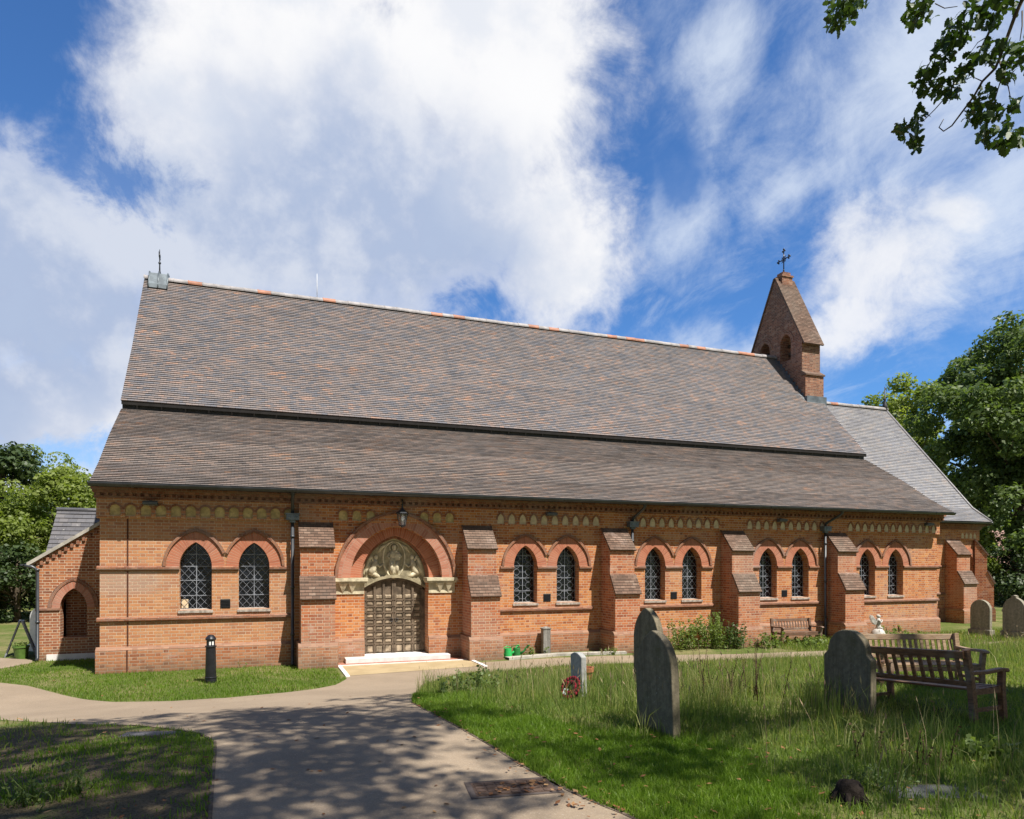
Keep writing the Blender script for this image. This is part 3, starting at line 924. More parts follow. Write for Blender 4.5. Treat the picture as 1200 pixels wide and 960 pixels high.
# dark inside behind the windows
mb = MB(); mb.add([(X0, 0.6, 0), (X1, 0.6, 0), (X1, 0.6, 4.5), (X0, 0.6, 4.5)], [(0, 1, 2, 3)]); mb.build('inner_wall', M_VENT, church)

# --- plinth
mb = MB()
prof = [(0.0, 0.0), (-0.085, 0.0), (-0.085, 0.55), (0.0, 0.63)]
mb.prism([(y, z) for y, z in prof], 'x', X0 - 0.08, DOOR_X - 0.872)
mb.prism([(y, z) for y, z in prof], 'x', DOOR_X + 0.872, X1 + 0.08)
mb.add([(X0 - .08, 0, 0), (X0 - .08, 6, 0), (X0 - .08, 6, .55), (X0 - .08, 0, .55)], [(0, 1, 2, 3)])
mb.build('plinth', M_PLINTH, church)

# --- frieze band with small arched niches, corbelled courses and dentils under the eaves
FY = -0.075
mb = MB()
niches = []
spans = [(X0 - 0.06, 0.84, 13, -3.17, 0.327, True), (1.84, 5.38, 0, 0, 0, True), (6.22, 9.74, 10, 6.52, 0.337, False), (10.58, 14.08, 10, 10.84, 0.337, False), (14.92, 18.4, 10, 15.2, 0.337, False), (19.24, X1 + 0.06, 13, 19.5, 0.333, False)]
for i, (xa, xb, n, xs0, pitch, rounded) in enumerate(spans):
    cs = [xs0 + pitch * k for k in range(n)] if n else [2.12, 2.48, 2.84, 4.30, 4.66, 5.02]
    hs = []
    for xc in cs:
        if rounded: h = opening(xc, 0.115, 3.755, 3.90, 0.115, 6)
        else: h = opening(xc, 0.100, 3.755, 3.86, 0.175, 6)
        hs.append(h)
        niches.append((xc, rounded))
    for xc, h in zip(cs, hs):
        pass
    lo = 3.765 if True else 0
    # tessellate niche by niche
    bounds = [xa] + [(cs[k] + cs[k + 1]) / 2 for k in range(len(cs) - 1)] + [xb]
    for k in range(len(cs)):
        a, b2 = bounds[k], bounds[k + 1]
        mb.plate([(a, 3.70), (b2, 3.70), (b2, 4.16), (a, 4.16)], [hs[k]], lambda x, z: (x, FY, z), (0, 0.065, 0))
        if rounded:
            q = arch_pts(cs[k], 0.15, 3.905, 0.15, 6)
        for cx in (bounds[k], b2):
            mb.prism([(FY - 0.03, 3.80), (FY - 0.03, 3.76), (FY, 3.70), (FY, 3.80)], 'x', cx - 0.05, cx + 0.05) if (k and cx == bounds[k]) else None
    mb.add([(xa, FY, 3.70), (xb, FY, 3.70), (xb, 0.0, 3.68), (xa, 0.0, 3.68)], [(0, 1, 2, 3)])
    for x in (xa, xb):
        mb.add([(x, FY, 3.70), (x, 0, 3.68), (x, 0, 4.16), (x, FY, 4.16)], [(0, 1, 2, 3)])
for bx in BUTT:                                        # pilaster strips above the buttresses
    mb.box(bx - 0.418, bx + 0.418, FY - 0.002, 0.0, 3.62, 4.16)
mb.box(X0 + .01, X1 - .01, 0.012, 0.10, 3.69, 4.40)
mb.build('frieze', M_BRICK, church)
mb = MB()
xe0, xe1 = X0 - 0.10, X1 + 0.10
mb.box(xe0, xe1, FY - 0.05, 0.1, 4.16, 4.215)
x = xe0 + 0.05
while x < xe1:
    mb.box(x, x + 0.085, FY - 0.10, FY + 0.0, 4.217, 4.285)
    x += 0.17
mb.box(xe0, xe1, FY - 0.02, 0.1, 4.215, 4.287)
mb.box(xe0 - .02, xe1 + .02, FY - 0.14, 0.1, 4.287, 4.345)
mb.box(xe0 - .04, xe1 + .04, FY - 0.20, 0.1, 4.345, 4.43)
mb.build('eaves_course', M_TRIM, church)
for xc, rounded in niches:
    mb = MB()
    if rounded: h = opening(xc, 0.113, 3.757, 3.90, 0.113, 6)
    else: h = opening(xc, 0.098, 3.757, 3.86, 0.173, 6)
    mb.prism(h, 'y', FY + (0.028 if rounded else 0.012), FY + 0.06)
    np_ = mb.build('niche_panel', M_CREAM if rounded else M_NICHE, church)
    mb = MB()
    if rounded: arch_ring(mb, xc, 3.90, 0.117, 0.117, 0.158, 0.158, FY - 0.018, FY + 0.01, n=6)
    else: arch_ring(mb, xc, 3.86, 0.102, 0.177, 0.150, 0.230, FY - 0.014, FY + 0.01, n=6)
    mb.build('niche_arch', M_TRIM, np_)

# --- string courses (cut by the windows) and sills
def string(mb, xa, xb, z, d=0.06, y0=0.0):
    mb = MB()
    mb.prism([(y0, z - 0.045), (y0 - d * 0.7, z - 0.02), (y0 - d, z + 0.0), (y0 - d, z + 0.05), (y0, z + 0.085)], 'x', xa, xb)
    mb.build('string_course', M_TRIM, church)

mb = None
for bi, c in enumerate(BAYS):
    l, r = (X0 - 0.06, 0.70) if bi == 0 else ((c - 1.46, X1 + 0.06) if bi == 4 else (c - 1.46, c + 1.46))
    string(mb, l, c - 0.675 - W_A - 0.002, 2.47)
    string(mb, c - 0.675 + W_A + 0.002, c + 0.675 - W_A - 0.002, 2.47)
    string(mb, c + 0.675 + W_A + 0.002, r, 2.47)
    l, r = (X0 - 0.06, 0.80) if bi == 0 else ((c - 1.72, X1 + 0.06) if bi == 4 else (c - 1.5, c + 1.5))
    string(mb, l, r, 1.245, 0.065)


# --- windows: dark glass, guard lattice, sill, gauged arch and hood mould
def inside(xc, x, z, a=W_A, z0=W_Z0, zs=W_ZS, rise=W_RISE):
    if abs(x - xc) > a or z < z0: return False
    if z <= zs: return True
    r = (a * a + rise * rise) / (2 * a)
    return (abs(x - xc) + (r - a)) ** 2 + (z - zs) ** 2 < r * r


def lattice_line(mb, xc, p, q, w, y, n=90):
    pts = [(p[0] + (q[0] - p[0]) * i / n, p[1] + (q[1] - p[1]) * i / n) for i in range(n + 1)]
    run = []
    for pt in pts + [(99, 99)]:
        if inside(xc, *pt):
            run.append(pt)
        else:
            if len(run) > 2:
                mb.bar((run[0][0], y, run[0][1]), (run[-1][0], y, run[-1][1]), w, 0.008, up=(0, 1, 0))
            run = []


for xc, bi in wins:
    gl = MB()
    gl.prism(opening(xc, W_A - 0.003, W_Z0 + 0.003, W_ZS, W_RISE - 0.004), 'y', 0.285, 0.30)
    g = gl.build('window', M_GLASS, church)
    lt = MB()
    y = 0.255
    zt = W_ZS + W_RISE
    lattice_line(lt, xc, (xc, W_Z0), (xc, zt), 0.017, y)
    for zz in (1.47, 1.80, 2.18, 2.53, 2.83):
        lattice_line(lt, xc, (xc - W_A, zz + 0.012), (xc + W_A, zz + 0.012), 0.016, y - 0.004)
    if bi in (0, 2):
        kx, kz = 0.182, 0.205
        for i in range(-14, 15):
            lattice_line(lt, xc, (xc + i * kx - 2 * kx * 5, W_Z0 - 0.02 - 2 * kz * 0), (xc + i * kx + kx * 8 - 2 * kx * 5, W_Z0 - 0.02 + kz * 8), 0.0065, y + 0.005, 160)
            lattice_line(lt, xc, (xc + i * kx + 2 * kx * 5, W_Z0 - 0.02), (xc + i * kx - kx * 8 + 2 * kx * 5, W_Z0 - 0.02 + kz * 8), 0.0065, y + 0.001, 160)
    else:
        for sx in (-1, 1):
            lattice_line(lt, xc, (xc + sx * W_A * 0.94, W_Z0), (xc + sx * W_A * 0.94, zt), 0.009, y)
            zz = W_Z0 + 0.11
            while zz < zt - 0.1:
                cxr, rr = xc + sx * W_A * 0.5, 0.088
                prev = None
                for i in range(15):
                    t = 2 * math.pi * i / 14
                    pt = (cxr + rr * math.cos(t), zz + rr * math.sin(t))
                    if prev and inside(xc, *pt) and inside(xc, *prev):
                        lt.bar((prev[0], y + 0.004, prev[1]), (pt[0], y + 0.004, pt[1]), 0.009, 0.006, up=(0, 1, 0))
                    prev = pt
                for s2 in (-1, 1):
                    lattice_line(lt, xc, (cxr + s2 * rr, zz), (cxr + s2 * 0.165, zz), 0.008, y + 0.002, 20)
                zz += 0.196
    if bi == 0 and xc < BAYS[0]:
        nb_ = MB(); nb_.box(xc - .34, xc - .19, .27, .276, W_Z0 + .03, W_Z0 + .25); nb_.build('paper_notice', M_NICHE, g)
    lt.build('guard_lattice', M_LATTICE, g)
    sl = MB()
    sl.prism([(-0.035, W_Z0 - 0.075), (-0.035, W_Z0 - 0.015), (0.28, W_Z0 + 0.02), (0.28, W_Z0 - 0.075)], 'x', xc - W_A - 0.03, xc + W_A + 0.03)
    sl.build('sill', M_SILL, g)
    ar = MB()
    arch_ring(ar, xc, W_ZS, W_A, W_RISE, 0.655, 0.86, -0.012, 0.2)
    ar.build('gauged_arch', M_ARCH, g)
    hd = MB()
    c = BAYS[bi]
    lim = (lambda x, c=c, xc=xc: x <= c) if xc < c else (lambda x, c=c, xc=xc: x >= c)
    arch_ring(hd, xc, W_ZS, 0.668, 0.868, 0.735, 0.935, -0.055, 0.02, n=22, clip=lim)
    hd.build('hood_mould', M_TRIM, g)

# square iron air bricks between the lights
for bi in (0, 1, 2, 3):
    mb = MB()
    c = BAYS[bi]
    mb.box(c - 0.115, c + 0.115, -0.012, 0.02, 1.50, 1.72)
    for k in range(5):
        mb.box(c - 0.10, c + 0.10, -0.020, -0.011, 1.525 + k * 0.037, 1.54 + k * 0.037)
    mb.build('air_brick', M_VENT, church)

# --- buttresses
def buttress(bx, wall_y, w=0.82, parent=church, M=None, z_top=3.68, scale=1.0):
    h = w / 2
    low, up, foot = 0.90 * scale, 0.58 * scale, 0.975 * scale
    mb = MB()
    mb.prism([(wall_y, 0.63), (wall_y - low, 0.63), (wall_y - low, 1.74), (wall_y - up, 2.27), (wall_y - up, 3.02), (wall_y, z_top)], 'x', bx - h, bx + h)
    pb = MB()
    pb.prism([(wall_y, 0.0), (wall_y - foot, 0.0), (wall_y - foot, 0.54), (wall_y - low, 0.635), (wall_y, 0.635)], 'x', bx - h - 0.07, bx + h + 0.07)
    objs = []
    b0 = mb.build('buttress', M_BUTT, parent)
    p0 = pb.build('plinth', M_PLINTH, b0)
    objs += [b0]
    for (ya, za, yb, zb) in ((low, 1.74, up, 2.27), (up, 3.02, 0.0, z_top)):
        wb = MB()
        dy, dz = ya - yb, zb - za
        L = math.hypot(dy, dz)
        ny, nz = -dz / L, dy / L
        t = 0.055
        ex = 0.05
        a = (wall_y - ya - dy / L * ex, za - dz / L * ex)
        c = (wall_y - yb, zb)
        # stepped courses of weathering tile
        n = max(4, int(L / 0.085))
        for k in range(n):
            p = (a[0] + (c[0] - a[0]) * k / n, a[1] + (c[1] - a[1]) * k / n)
            q = (a[0] + (c[0] - a[0]) * (k + 1) / n, a[1] + (c[1] - a[1]) * (k + 1) / n)
            lift = 0.012
            wb.prism([(p[0] + ny * 0.003, p[1] + nz * 0.003), (p[0] + ny * (t + lift), p[1] + nz * (t + lift)), (q[0] + ny * t, q[1] + nz * t), (q[0] + ny * 0.003, q[1] + nz * 0.003)], 'x', bx - h - 0.025, bx + h + 0.025)
        wb.build('weathering', M_WEATHER, b0)
    return b0


for bx in BUTT:
    buttress(bx, 0.0)

# --- doorway: orders, tympanum, doors, steps
yo = -0.07
mb = MB()
arch_ring(mb, DOOR_X, DOOR_ZS + 0.03, 1.245, 1.40, 1.56, 1.72, yo, 0.16, n=22)
mb.build('outer_arch_order', M_ARCHPINK, church)
mb = MB()
arch_ring(mb, DOOR_X, DOOR_ZS + 0.03, 1.565, 1.725, 1.65, 1.80, yo - 0.05, 0.02, n=24)
mb.build('hood_mould', M_TRIM, church)
mb = MB()
arch_ring(mb, DOOR_X, DOOR_ZS + 0.03, 0.93, 1.15, 1.244, 1.398, 0.16, 0.42, n=20)
mb.build('inner_arch_order', M_ARCH, church)
mb = MB()
arch_ring(mb, DOOR_X, DOOR_ZS + 0.03, 0.87, 1.08, 0.929, 1.149, 0.30, 0.5, n=20)
mb.build('inner_arch_roll', M_TRIM, church)
# capitals and corbels
for sx in (-1, 1):
    mb = MB()
    xa, xb = DOOR_X + sx * 0.80, DOOR_X + sx * 1.66
    xa, xb = min(xa, xb), max(xa, xb)
    mb.box(xa, xb, -0.17, 0.3, DOOR_ZS - 0.06, DOOR_ZS + 0.028)
    mb.box(xa + 0.02, xb - 0.02, -0.13, 0.3, DOOR_ZS - 0.115, DOOR_ZS - 0.061)
    mb.box(min(DOOR_X + sx * .88, DOOR_X + sx * 1.62), max(DOOR_X + sx * .88, DOOR_X + sx * 1.62), -0.03, 0.2, DOOR_ZS - 0.40, DOOR_ZS - 0.116)
    for q in (0.36, 0.63):
        cx = DOOR_X + sx * (0.87 + q * 0.9)
        mb.add([(cx - .11, -0.125, DOOR_ZS - .117), (cx + .11, -0.125, DOOR_ZS - .117), (cx + .11, 0.0, DOOR_ZS - .117), (cx - .11, 0.0, DOOR_ZS - .117), (cx, -0.035, DOOR_ZS - .38)],
               [(0, 1, 4), (1, 2, 4), (2, 3, 4), (3, 0, 4), (0, 3, 2, 1)])
    mb.build('capital', M_STONE, church)
# tympanum with carved relief: robed seated figure in a mandorla between two kneeling angels
TY = 0.40
def seg(x, base=1.93, rise=0.29, hw=0.86):
    return base + rise * (1 - ((x - DOOR_X) / hw) ** 2)
mb = MB()
top = arch_pts(DOOR_X, 0.90, DOOR_ZS + 0.03, 1.12, 14)
bot = [(DOOR_X + 0.90 - 1.80 * k / 16, seg(DOOR_X + 0.90 - 1.80 * k / 16)) for k in range(17)]
mb.prism(top + bot, 'y', TY, TY + 0.1)
band = [(DOOR_X - 0.88 + 1.76 * k / 16, seg(DOOR_X - 0.88 + 1.76 * k / 16)) for k in range(17)]
mb.prism(band + [(x, z + 0.085) for x, z in reversed(band)], 'y', TY - 0.06, TY - 0.001)
arch_b = arch_pts(DOOR_X, 0.83, DOOR_ZS + 0.05, 1.05, 14)
mb.tube([(x, TY - 0.005, z) for x, z in arch_b], 0.022, 6)
ty = mb.build('tympanum', M_STONESHADE, church)
rl = MB()
def man(t, s=1.0):
    return (DOOR_X + 0.30 * s * math.sin(t) * (1 - 0.12 * math.cos(t)), TY - 0.012, 2.72 + 0.50 * s * -math.cos(t))
rl.tube([man(2 * math.pi * k / 36) for k in range(37)], 0.026, 6)
rl.ball((DOOR_X, TY - 0.03, 3.05), (0.062, 0.06, 0.082))
rl.tube([(DOOR_X + 0.12 * math.sin(2 * math.pi * k / 20), TY - 0.006, 3.06 + 0.12 * math.cos(2 * math.pi * k / 20)) for k in range(21)], 0.014, 5)
rl.ball((DOOR_X, TY - 0.01, 2.86), (0.135, 0.07, 0.14))
rl.ball((DOOR_X, TY - 0.01, 2.55), (0.155, 0.085, 0.27))
for sx in (-1, 1):
    rl.tube([(DOOR_X + sx * .11, TY - .02, 2.92), (DOOR_X + sx * .19, TY - .04, 2.80), (DOOR_X + sx * .13, TY - .08, 2.74)], [.035, .033, .026], 7)
    rl.tube([(DOOR_X + sx * .05, TY - .07, 2.66), (DOOR_X + sx * .075, TY - .08, 2.50), (DOOR_X + sx * .07, TY - .05, 2.30)], [.045, .05, .035], 7)
rl.box(DOOR_X + 0.02, DOOR_X + 0.15, TY - 0.095, TY - 0.05, 2.70, 2.87)
for k in range(5):
    x = DOOR_X - 0.13 + k * 0.065
    rl.tube([(x, TY - .075, 2.68), (x * 0.6 + DOOR_X * 0.4, TY - .06, 2.30)], .011, 5)
for sx in (-1, 1):
    bx2 = lambda o: DOOR_X + sx * o
    rl.ball((bx2(.50), TY - .02, 2.78), (.055, .055, .068))
    rl.tube([(bx2(.50), TY - .02, 2.72), (bx2(.53), TY - .02, 2.60), (bx2(.60), TY - .01, 2.42), (bx2(.66), TY, 2.30)], [.04, .085, .10, .085], 9)
    rl.tube([(bx2(.50), TY - .03, 2.62), (bx2(.40), TY - .05, 2.52), (bx2(.30), TY - .05, 2.60)], [.035, .03, .022], 7)
    rl.tube([(bx2(.62), TY - .01, 2.36), (bx2(.48), TY - .04, 2.28), (bx2(.38), TY - .02, 2.24)], [.07, .055, .03], 8)
    wpts = [(bx2(.55), TY - .01, 2.66), (bx2(.63), TY - .005, 2.80), (bx2(.70), TY, 2.66), (bx2(.76), TY + .002, 2.44), (bx2(.80), TY + .004, 2.28)]
    rl.tube(wpts, [.03, .07, .065, .05, .015], 8)
    for k in range(4):
        rl.tube([(bx2(.60 + .035 * k), TY - .05, 2.74 - .05 * k), (bx2(.70 + .03 * k), TY - .03, 2.40 - .05 * k)], .010, 5)
    rl.tube([(bx2(.18), TY - .005, 3.15), (bx2(.34), TY - .01, 3.05), (bx2(.44), TY - .005, 2.92)], [.012, .05, .015], 7)
rl.v = [(x, TY + (y - TY) * 0.6, z) for x, y, z in rl.v]
rl.build('relief', M_STONE, ty)
# doors
DY = 0.47
frame = MB()
for sx in (-1, 1):
    x = DOOR_X + sx * 0.835
    frame.box(x - 0.035, x + 0.035, DY - 0.06, DY + 0.1, 0.14, 1.95)
pts = [(DOOR_X - 0.87 + 1.74 * k / 16, seg(DOOR_X - 0.87 + 1.74 * k / 16) - 0.001) for k in range(17)]
frame.prism(pts + [(x, z - 0.07) for x, z in reversed(pts)], 'y', DY - 0.06, DY + 0.1)
fr = frame.build('door_frame', M_DARKOAKSHADE, church)
for sx in (-1, 1):
    mb = MB()
    xi, xo = DOOR_X + sx * 0.006, DOOR_X + sx * 0.80
    xa, xb = min(xi, xo), max(xi, xo)
    pts = [(xa + (xb - xa) * k / 8, seg(xa + (xb - xa) * k / 8) - 0.07) for k in range(9)]
    mb.prism([(xa, 0.15)] + pts + [(xb, 0.15)], 'y', DY, DY + 0.05)
    leaf = mb.build('door_leaf', M_DARKOAKSHADE, church)
    gb = MB()
    cols = [xa + 0.02, xa + 0.27, xa + 0.52, xb - 0.02]
    for x in cols:
        zt = seg(x) - 0.09
        gb.box(x - 0.03, x + 0.03, DY - 0.045, DY - 0.001, 0.16, zt)
    for k in range(10):
        z = 0.40 + k * 0.172
        if z > seg(xa) - 0.2 or z > seg(xb) - 0.2: break
        gb.box(xa, xb, DY - 0.040, DY - 0.0012, z - 0.026, z + 0.026)
        for x in cols:
            gb.ball((x, DY - 0.045, z), (0.022, 0.02, 0.022), 8, 5)
    gb.build('door_lattice', M_DARKOAKSHADE, leaf)  # shadows cast by the battens painted as dark oak, lit panels kept lighter
    gp = MB()
    for j in range(3):
        for k in range(11):
            z0 = 0.40 + (k - 1) * 0.172 + 0.03
            z1 = z0 + 0.112
            if k == 0: z0 = 0.17
            if z1 > seg(xa) - 0.22 or z1 > seg(xb) - 0.22: continue
            x0, x1b = cols[j] + 0.034, cols[j + 1] - 0.034
            cxp, czp = (x0 + x1b) / 2, (z0 + z1) / 2
            gp.add([(x0, DY - .002, z0), (x1b, DY - .002, z0), (x1b, DY - .002, z1), (x0, DY - .002, z1),
                    (x0 + .03, DY - .024, z0 + .025), (x1b - .03, DY - .024, z0 + .025), (x1b - .03, DY - .024, z1 - .025), (x0 + .03, DY - .024, z1 - .025)],
                   [(4, 5, 6, 7), (0, 1, 5, 4), (1, 2, 6, 5), (2, 3, 7, 6), (3, 0, 4, 7)])
    gp.build('door_panel', M_OAKDOOR, leaf)
    hb = MB()
    hx = DOOR_X + sx * 0.07
    hb.tube([(hx + .045 * math.sin(2 * math.pi * k / 14), DY - .055, 1.05 + .045 * math.cos(2 * math.pi * k / 14)) for k in range(15)], .008, 5)
    hb.build('ring_handle', M_IRON, leaf)
mb = MB(); mb.box(2.15, 4.95, -0.38, 0.0, 0.0, 0.135); mb.box(DOOR_X - 0.868, DOOR_X + 0.868, 0.0, 0.62, 0.0, 0.137)
mb.build('door_step', M_STEP, church, bevel=0.012)

# --- gutters, rainwater pipes, rust coloured tape
def gutter(mb, xa, xb, y, z, r=0.078):
    pro = [(y + r * math.cos(t), z + r * math.sin(t)) for t in [math.pi + math.pi * k / 10 for k in range(11)]]
    pro2 = [(y + (r - .012) * math.cos(t), z + (r - .012) * math.sin(t)) for t in [2 * math.pi - math.pi * k / 10 for k in range(11)]]
    mb.prism(pro + pro2, 'x', xa, xb)
    for e in (xa, xb - 0.01):
        mb.prism(pro, 'x', e, e + 0.01)
    x = xa + 0.9
    while x < xb:
        r2 = r + 0.009
        p3 = [(y + r2 * math.cos(t), z + r2 * math.sin(t)) for t in [math.pi + math.pi * k / 10 for k in range(11)]]
        mb.prism(p3, 'x', x - 0.03, x + 0.03)
        x += 1.83
GY, GZ = -0.60, 4.475
mb = MB(); gutter(mb, X0 - 0.12, X1 + 0.10, GY, GZ, 0.10); mb.build('gutter', M_IRON, church)

def rainpipe(x_out, x_down, py, to_z):
    mb = MB()
    mb.tube([(x_out, GY + .02, GZ - .05), (x_out, GY + .02, GZ - .15), (x_out, GY + .08, GZ - .20), (x_down, py - .02, 3.98), (x_down, py, 3.86)], 0.043, 10)
    mb.tube([(x_out, GY + .02, GZ - .055), (x_out, GY + .02, GZ - .13)], 0.058, 12)
    mb.tube([(x_down, py, 3.70), (x_down, py, to_z + .12), (x_down, py - 0.10, to_z + .03)], 0.043, 10)
    for z in (3.3, 2.0, 0.8):
        if z > to_z: mb.tube([(x_down, py, z - .03), (x_down, py, z + .03)], 0.056, 10)
    o = mb.build('rainwater_pipe', M_IRON, church)
    hb = MB()
    hb.box(x_down - .155, x_down + .155, py - .13, py + .07, 3.72, 3.86)
    hb.box(x_down - .175, x_down + .175, py - .15, py + .07, 3.86, 3.89)
    hb.box(x_down - .07, x_down + .07, py - .07, py + .06, 3.66, 3.719)
    for sx in (-1, 1):
        hb.ball((x_down + sx * .075, py - .13, 3.79), (.035, .02, .035), 10, 6)
    hb.build('hopper_head', M_LEAD, o, bevel=0.006)
rainpipe(0.83, 0.84, -0.17, 0.0)
rainpipe(10.93, 10.74, -0.17, 0.0)
rainpipe(18.60, 18.27, -0.17, 0.0)
mb = MB(); mb.box(-2.93, -2.90, -0.013, -0.001, 0.64, 3.69); mb.box(-2.93, -2.90, -0.098, -0.086, 0.0, 0.55); mb.build('conductor_tape', M_COPPER, church)

# --- roofs built of real stepped courses
def roof_face(mb, A, B, C, D, row0=0, course=0.1, thick=0.030, seg_len=0.5, jit=0.005):
    """eave A->B, top D->C"""
    A, B, C, D = map(Vector, (A, B, C, D))
    e = (B - A).normalized()
    nrm = e.cross(D - A).normalized()
    if nrm.length < 0.5: nrm = e.cross(C - B).normalized()
    if nrm.z < 0: nrm = -nrm
    slope = (D - A) - e * (D - A).dot(e)
    L = slope.length
    rows = max(1, int(round(L / course)))
    rng = random.Random(row0 * 31 + int(A.x * 10))
    nseg = max(2, int((B - A).length / seg_len))
    ph = rng.random() * 6
    for i in range(rows):
        t0, t1 = i / rows, (i + 1) / rows
        l0, r0, l1, r1 = A.lerp(D, t0), B.lerp(C, t0), A.lerp(D, t1), B.lerp(C, t1)
        vs, fs, uvs = [], [], []
        for k in range(nseg + 1):
            s = k / nseg
            lo, hi = l0.lerp(r0, s), l1.lerp(r1, s)
            sag = 0.009 * math.sin(lo.x * 0.8 + ph) * math.sin(math.pi * min(1, max(0, (t0)))) 
            j = (rng.random() - 0.5) * 2 * jit
            vs += [lo + nrm * (0.001 + sag), lo + nrm * (thick + j + sag), hi + nrm * (0.006 + sag)]
        V = (row0 + i) * course
        for k in range(nseg):
            a = 3 * k
            ul, ur = (vs[a] - A).dot(e) + A.x * 0, (vs[a + 3] - A).dot(e)
            ul2, ur2 = (vs[a + 2] - A).dot(e), (vs[a + 5] - A).dot(e)
            fs += [(a + 1, a + 4, a + 5, a + 2), (a, a + 3, a + 4, a + 1)]
            uvs += [[(ul, V + .0045), (ur, V + .0045), (ur2, V + course * .97), (ul2, V + course * .97)], [(ul, V + .001), (ur, V + .001), (ur, V + .002), (ul, V + .002)]]
        mb.add(vs, fs, uvs)
    return row0 + rows


VX0, VX1 = X0 - 0.09, X1 + 0.07
RY, RZ = 7.57, 12.28
AP = [(-0.62, 4.47), (0.32, 5.02), (1.55, 5.88), (3.32, 6.96)]
NP = [(3.22, 7.17), (5.05, 9.18), (RY, RZ)]
for nm, mt, prof in (('aisle_roof', M_TILEOLD, AP), ('nave_roof', M_TILE, NP)):
    for side in (0, 1):
        f = (lambda p: p) if side == 0 else (lambda p: (2 * RY - p[0], p[1]))
        mb = MB()
        row = 0
        P = [f(p) for p in prof]
        for p, q in zip(P[:-1], P[1:]):
            row = roof_face(mb, (VX0, p[0], p[1]), (VX1, p[0], p[1]), (VX1, q[0], q[1]), (VX0, q[0], q[1]), row)
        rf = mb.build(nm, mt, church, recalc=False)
        sb = MB()                                      # boarding and verge under the tiles
        up = [(y, z - 0.004) for y, z in P]
        dn = [(y, z - 0.10) for y, z in P]
        sb.prism(up + dn[::-1], 'x', VX0 + 0.015, VX1 - 0.015)
        sb.build('roof_boarding', M_WOODSOFFIT, rf)
for sgn in (0, 1):
    g = (lambda y: y) if sgn == 0 else (lambda y: 2 * RY - y)
    mb = MB()
    ya, yb = sorted((g(3.34), g(3.42)))
    mb.box(VX0 + 0.02, VX1 - 0.02, ya, yb, 6.86, 7.26)
    x = VX0 + 0.4
    while x < VX1 - .1 and sgn == 0:
        mb.bar((x, 3.30, 6.99), (x, 3.24, 7.11), 0.035, 0.012)
        x += 0.62
    mb.build('lead_gutter', M_LEADDARK, church)
# ridge tiles
def ridge(xa, xb, y, z, orange, parent, seed=1):
    rr = random.Random(seed)
    x = xa
    while x < xb - 0.05:
        w = min(0.45, xb - x)
        t = MB()
        tm = M_RIDGEORANGE if rr.random() < orange else M_RIDGE
        r = 0.13
        arc = [(y + r * math.cos(q), z + r * math.sin(q) * 0.95) for q in [math.pi * (-0.08 + 1.16 * k / 10) for k in range(11)]]
        inn = [(y + (r - .02) * math.cos(q), z + (r - .02) * math.sin(q) * 0.95) for q in [math.pi * (1.08 - 1.16 * k / 10) for k in range(11)]]
        dz = (rr.random() - .5) * 0.012
        t.prism([(p[0], p[1] + dz) for p in arc + inn], 'x', x + 0.012, x + w - 0.003)
        t.prism([(p[0] , p[1] + 0.012 + dz) for p in arc + inn], 'x', x - 0.012, x + 0.016)
        t.build('ridge_tile', tm, parent)
        x += w
ridge(VX0, 22.9, RY, RZ - 0.02, 0.17, church, 5)
# lead saddle with iron finial at the west end of the ridge
mb = MB()
mb.prism([(RY - .42, 11.86), (RY - .40, 12.0), (RY - .12, 12.46), (RY + .12, 12.46), (RY + .40, 12.0), (RY + .42, 11.86), (RY, 12.30)], 'x', -3.42, -2.86)
for k in range(3):
    mb.tube([(-3.42 + .28 * k, RY - .44, 11.86), (-3.42 + .28 * k, RY - .14, 12.48), (-3.42 + .28 * k, RY + .14, 12.48)], 0.025, 6)
sd = mb.build('lead_saddle', M_LEAD, church)
fb = MB()
fx = -3.13
fb.tube([(fx, RY, 12.4), (fx, RY, 13.32)], [.028, .012], 8)
fb.lathe([(.03, 0), (.055, .03), (.03, .08), (.04, .10), (.02, .14)], 10, (fx, RY, 12.46), True)
fb.ball((fx, RY, 12.86), (.045, .045, .05), 10, 7)
fb.ball((fx, RY, 13.10), (.03, .03, .09), 10, 7)
for z in (12.98, 13.06):
    for s2 in (-1, 1):
        fb.tube([(fx, RY, z), (fx, RY + s2 * .16, z + .05), (fx, RY + s2 * .2, z + .12)], [.016, .014, .008], 6)
fb.build('finial', M_IRON, sd)
mb = MB()
lx = (lambda u: u)(1.95)
mb.tube([(2.05, RY, 12.3), (2.05, RY, 13.25)], [.012, .007], 6)
mb.build('lightning_rod', M_WHITE, church)

# --- bellcote over the east end of the nave
BX0, BX1 = 22.87, 23.90
bell = None
def bc(y, z): return (y, z)
SH = 12.70
gable = [(RY - 1.93, 8.6), (RY - 1.93, 11.05), (RY - 1.72, 11.22), (RY - 1.72, SH), (RY, 16.0), (RY + 1.72, SH), (RY + 1.72, 11.22), (RY + 1.93, 11.05), (RY + 1.93, 8.6)]
oph = [opening(RY - .69, 0.34, 11.95, 12.75, 0.44, 8), opening(RY + .69, 0.34, 11.95, 12.75, 0.44, 8)]
mb = MB()
mb.plate(gable, oph, lambda y, z: (BX0, y, z), (BX1 - BX0, 0, 0))
mb.plate(gable, oph, lambda y, z: (BX1, y, z))
n = len(gable)
for i in range(n - 1):
    a, b2 = gable[i], gable[i + 1]
    mb.add([(BX0, *a), (BX0, *b2), (BX1, *b2), (BX1, *a)], [(0, 1, 2, 3)])
bco = mb.build('bellcote', M_BELLBRICK, church)
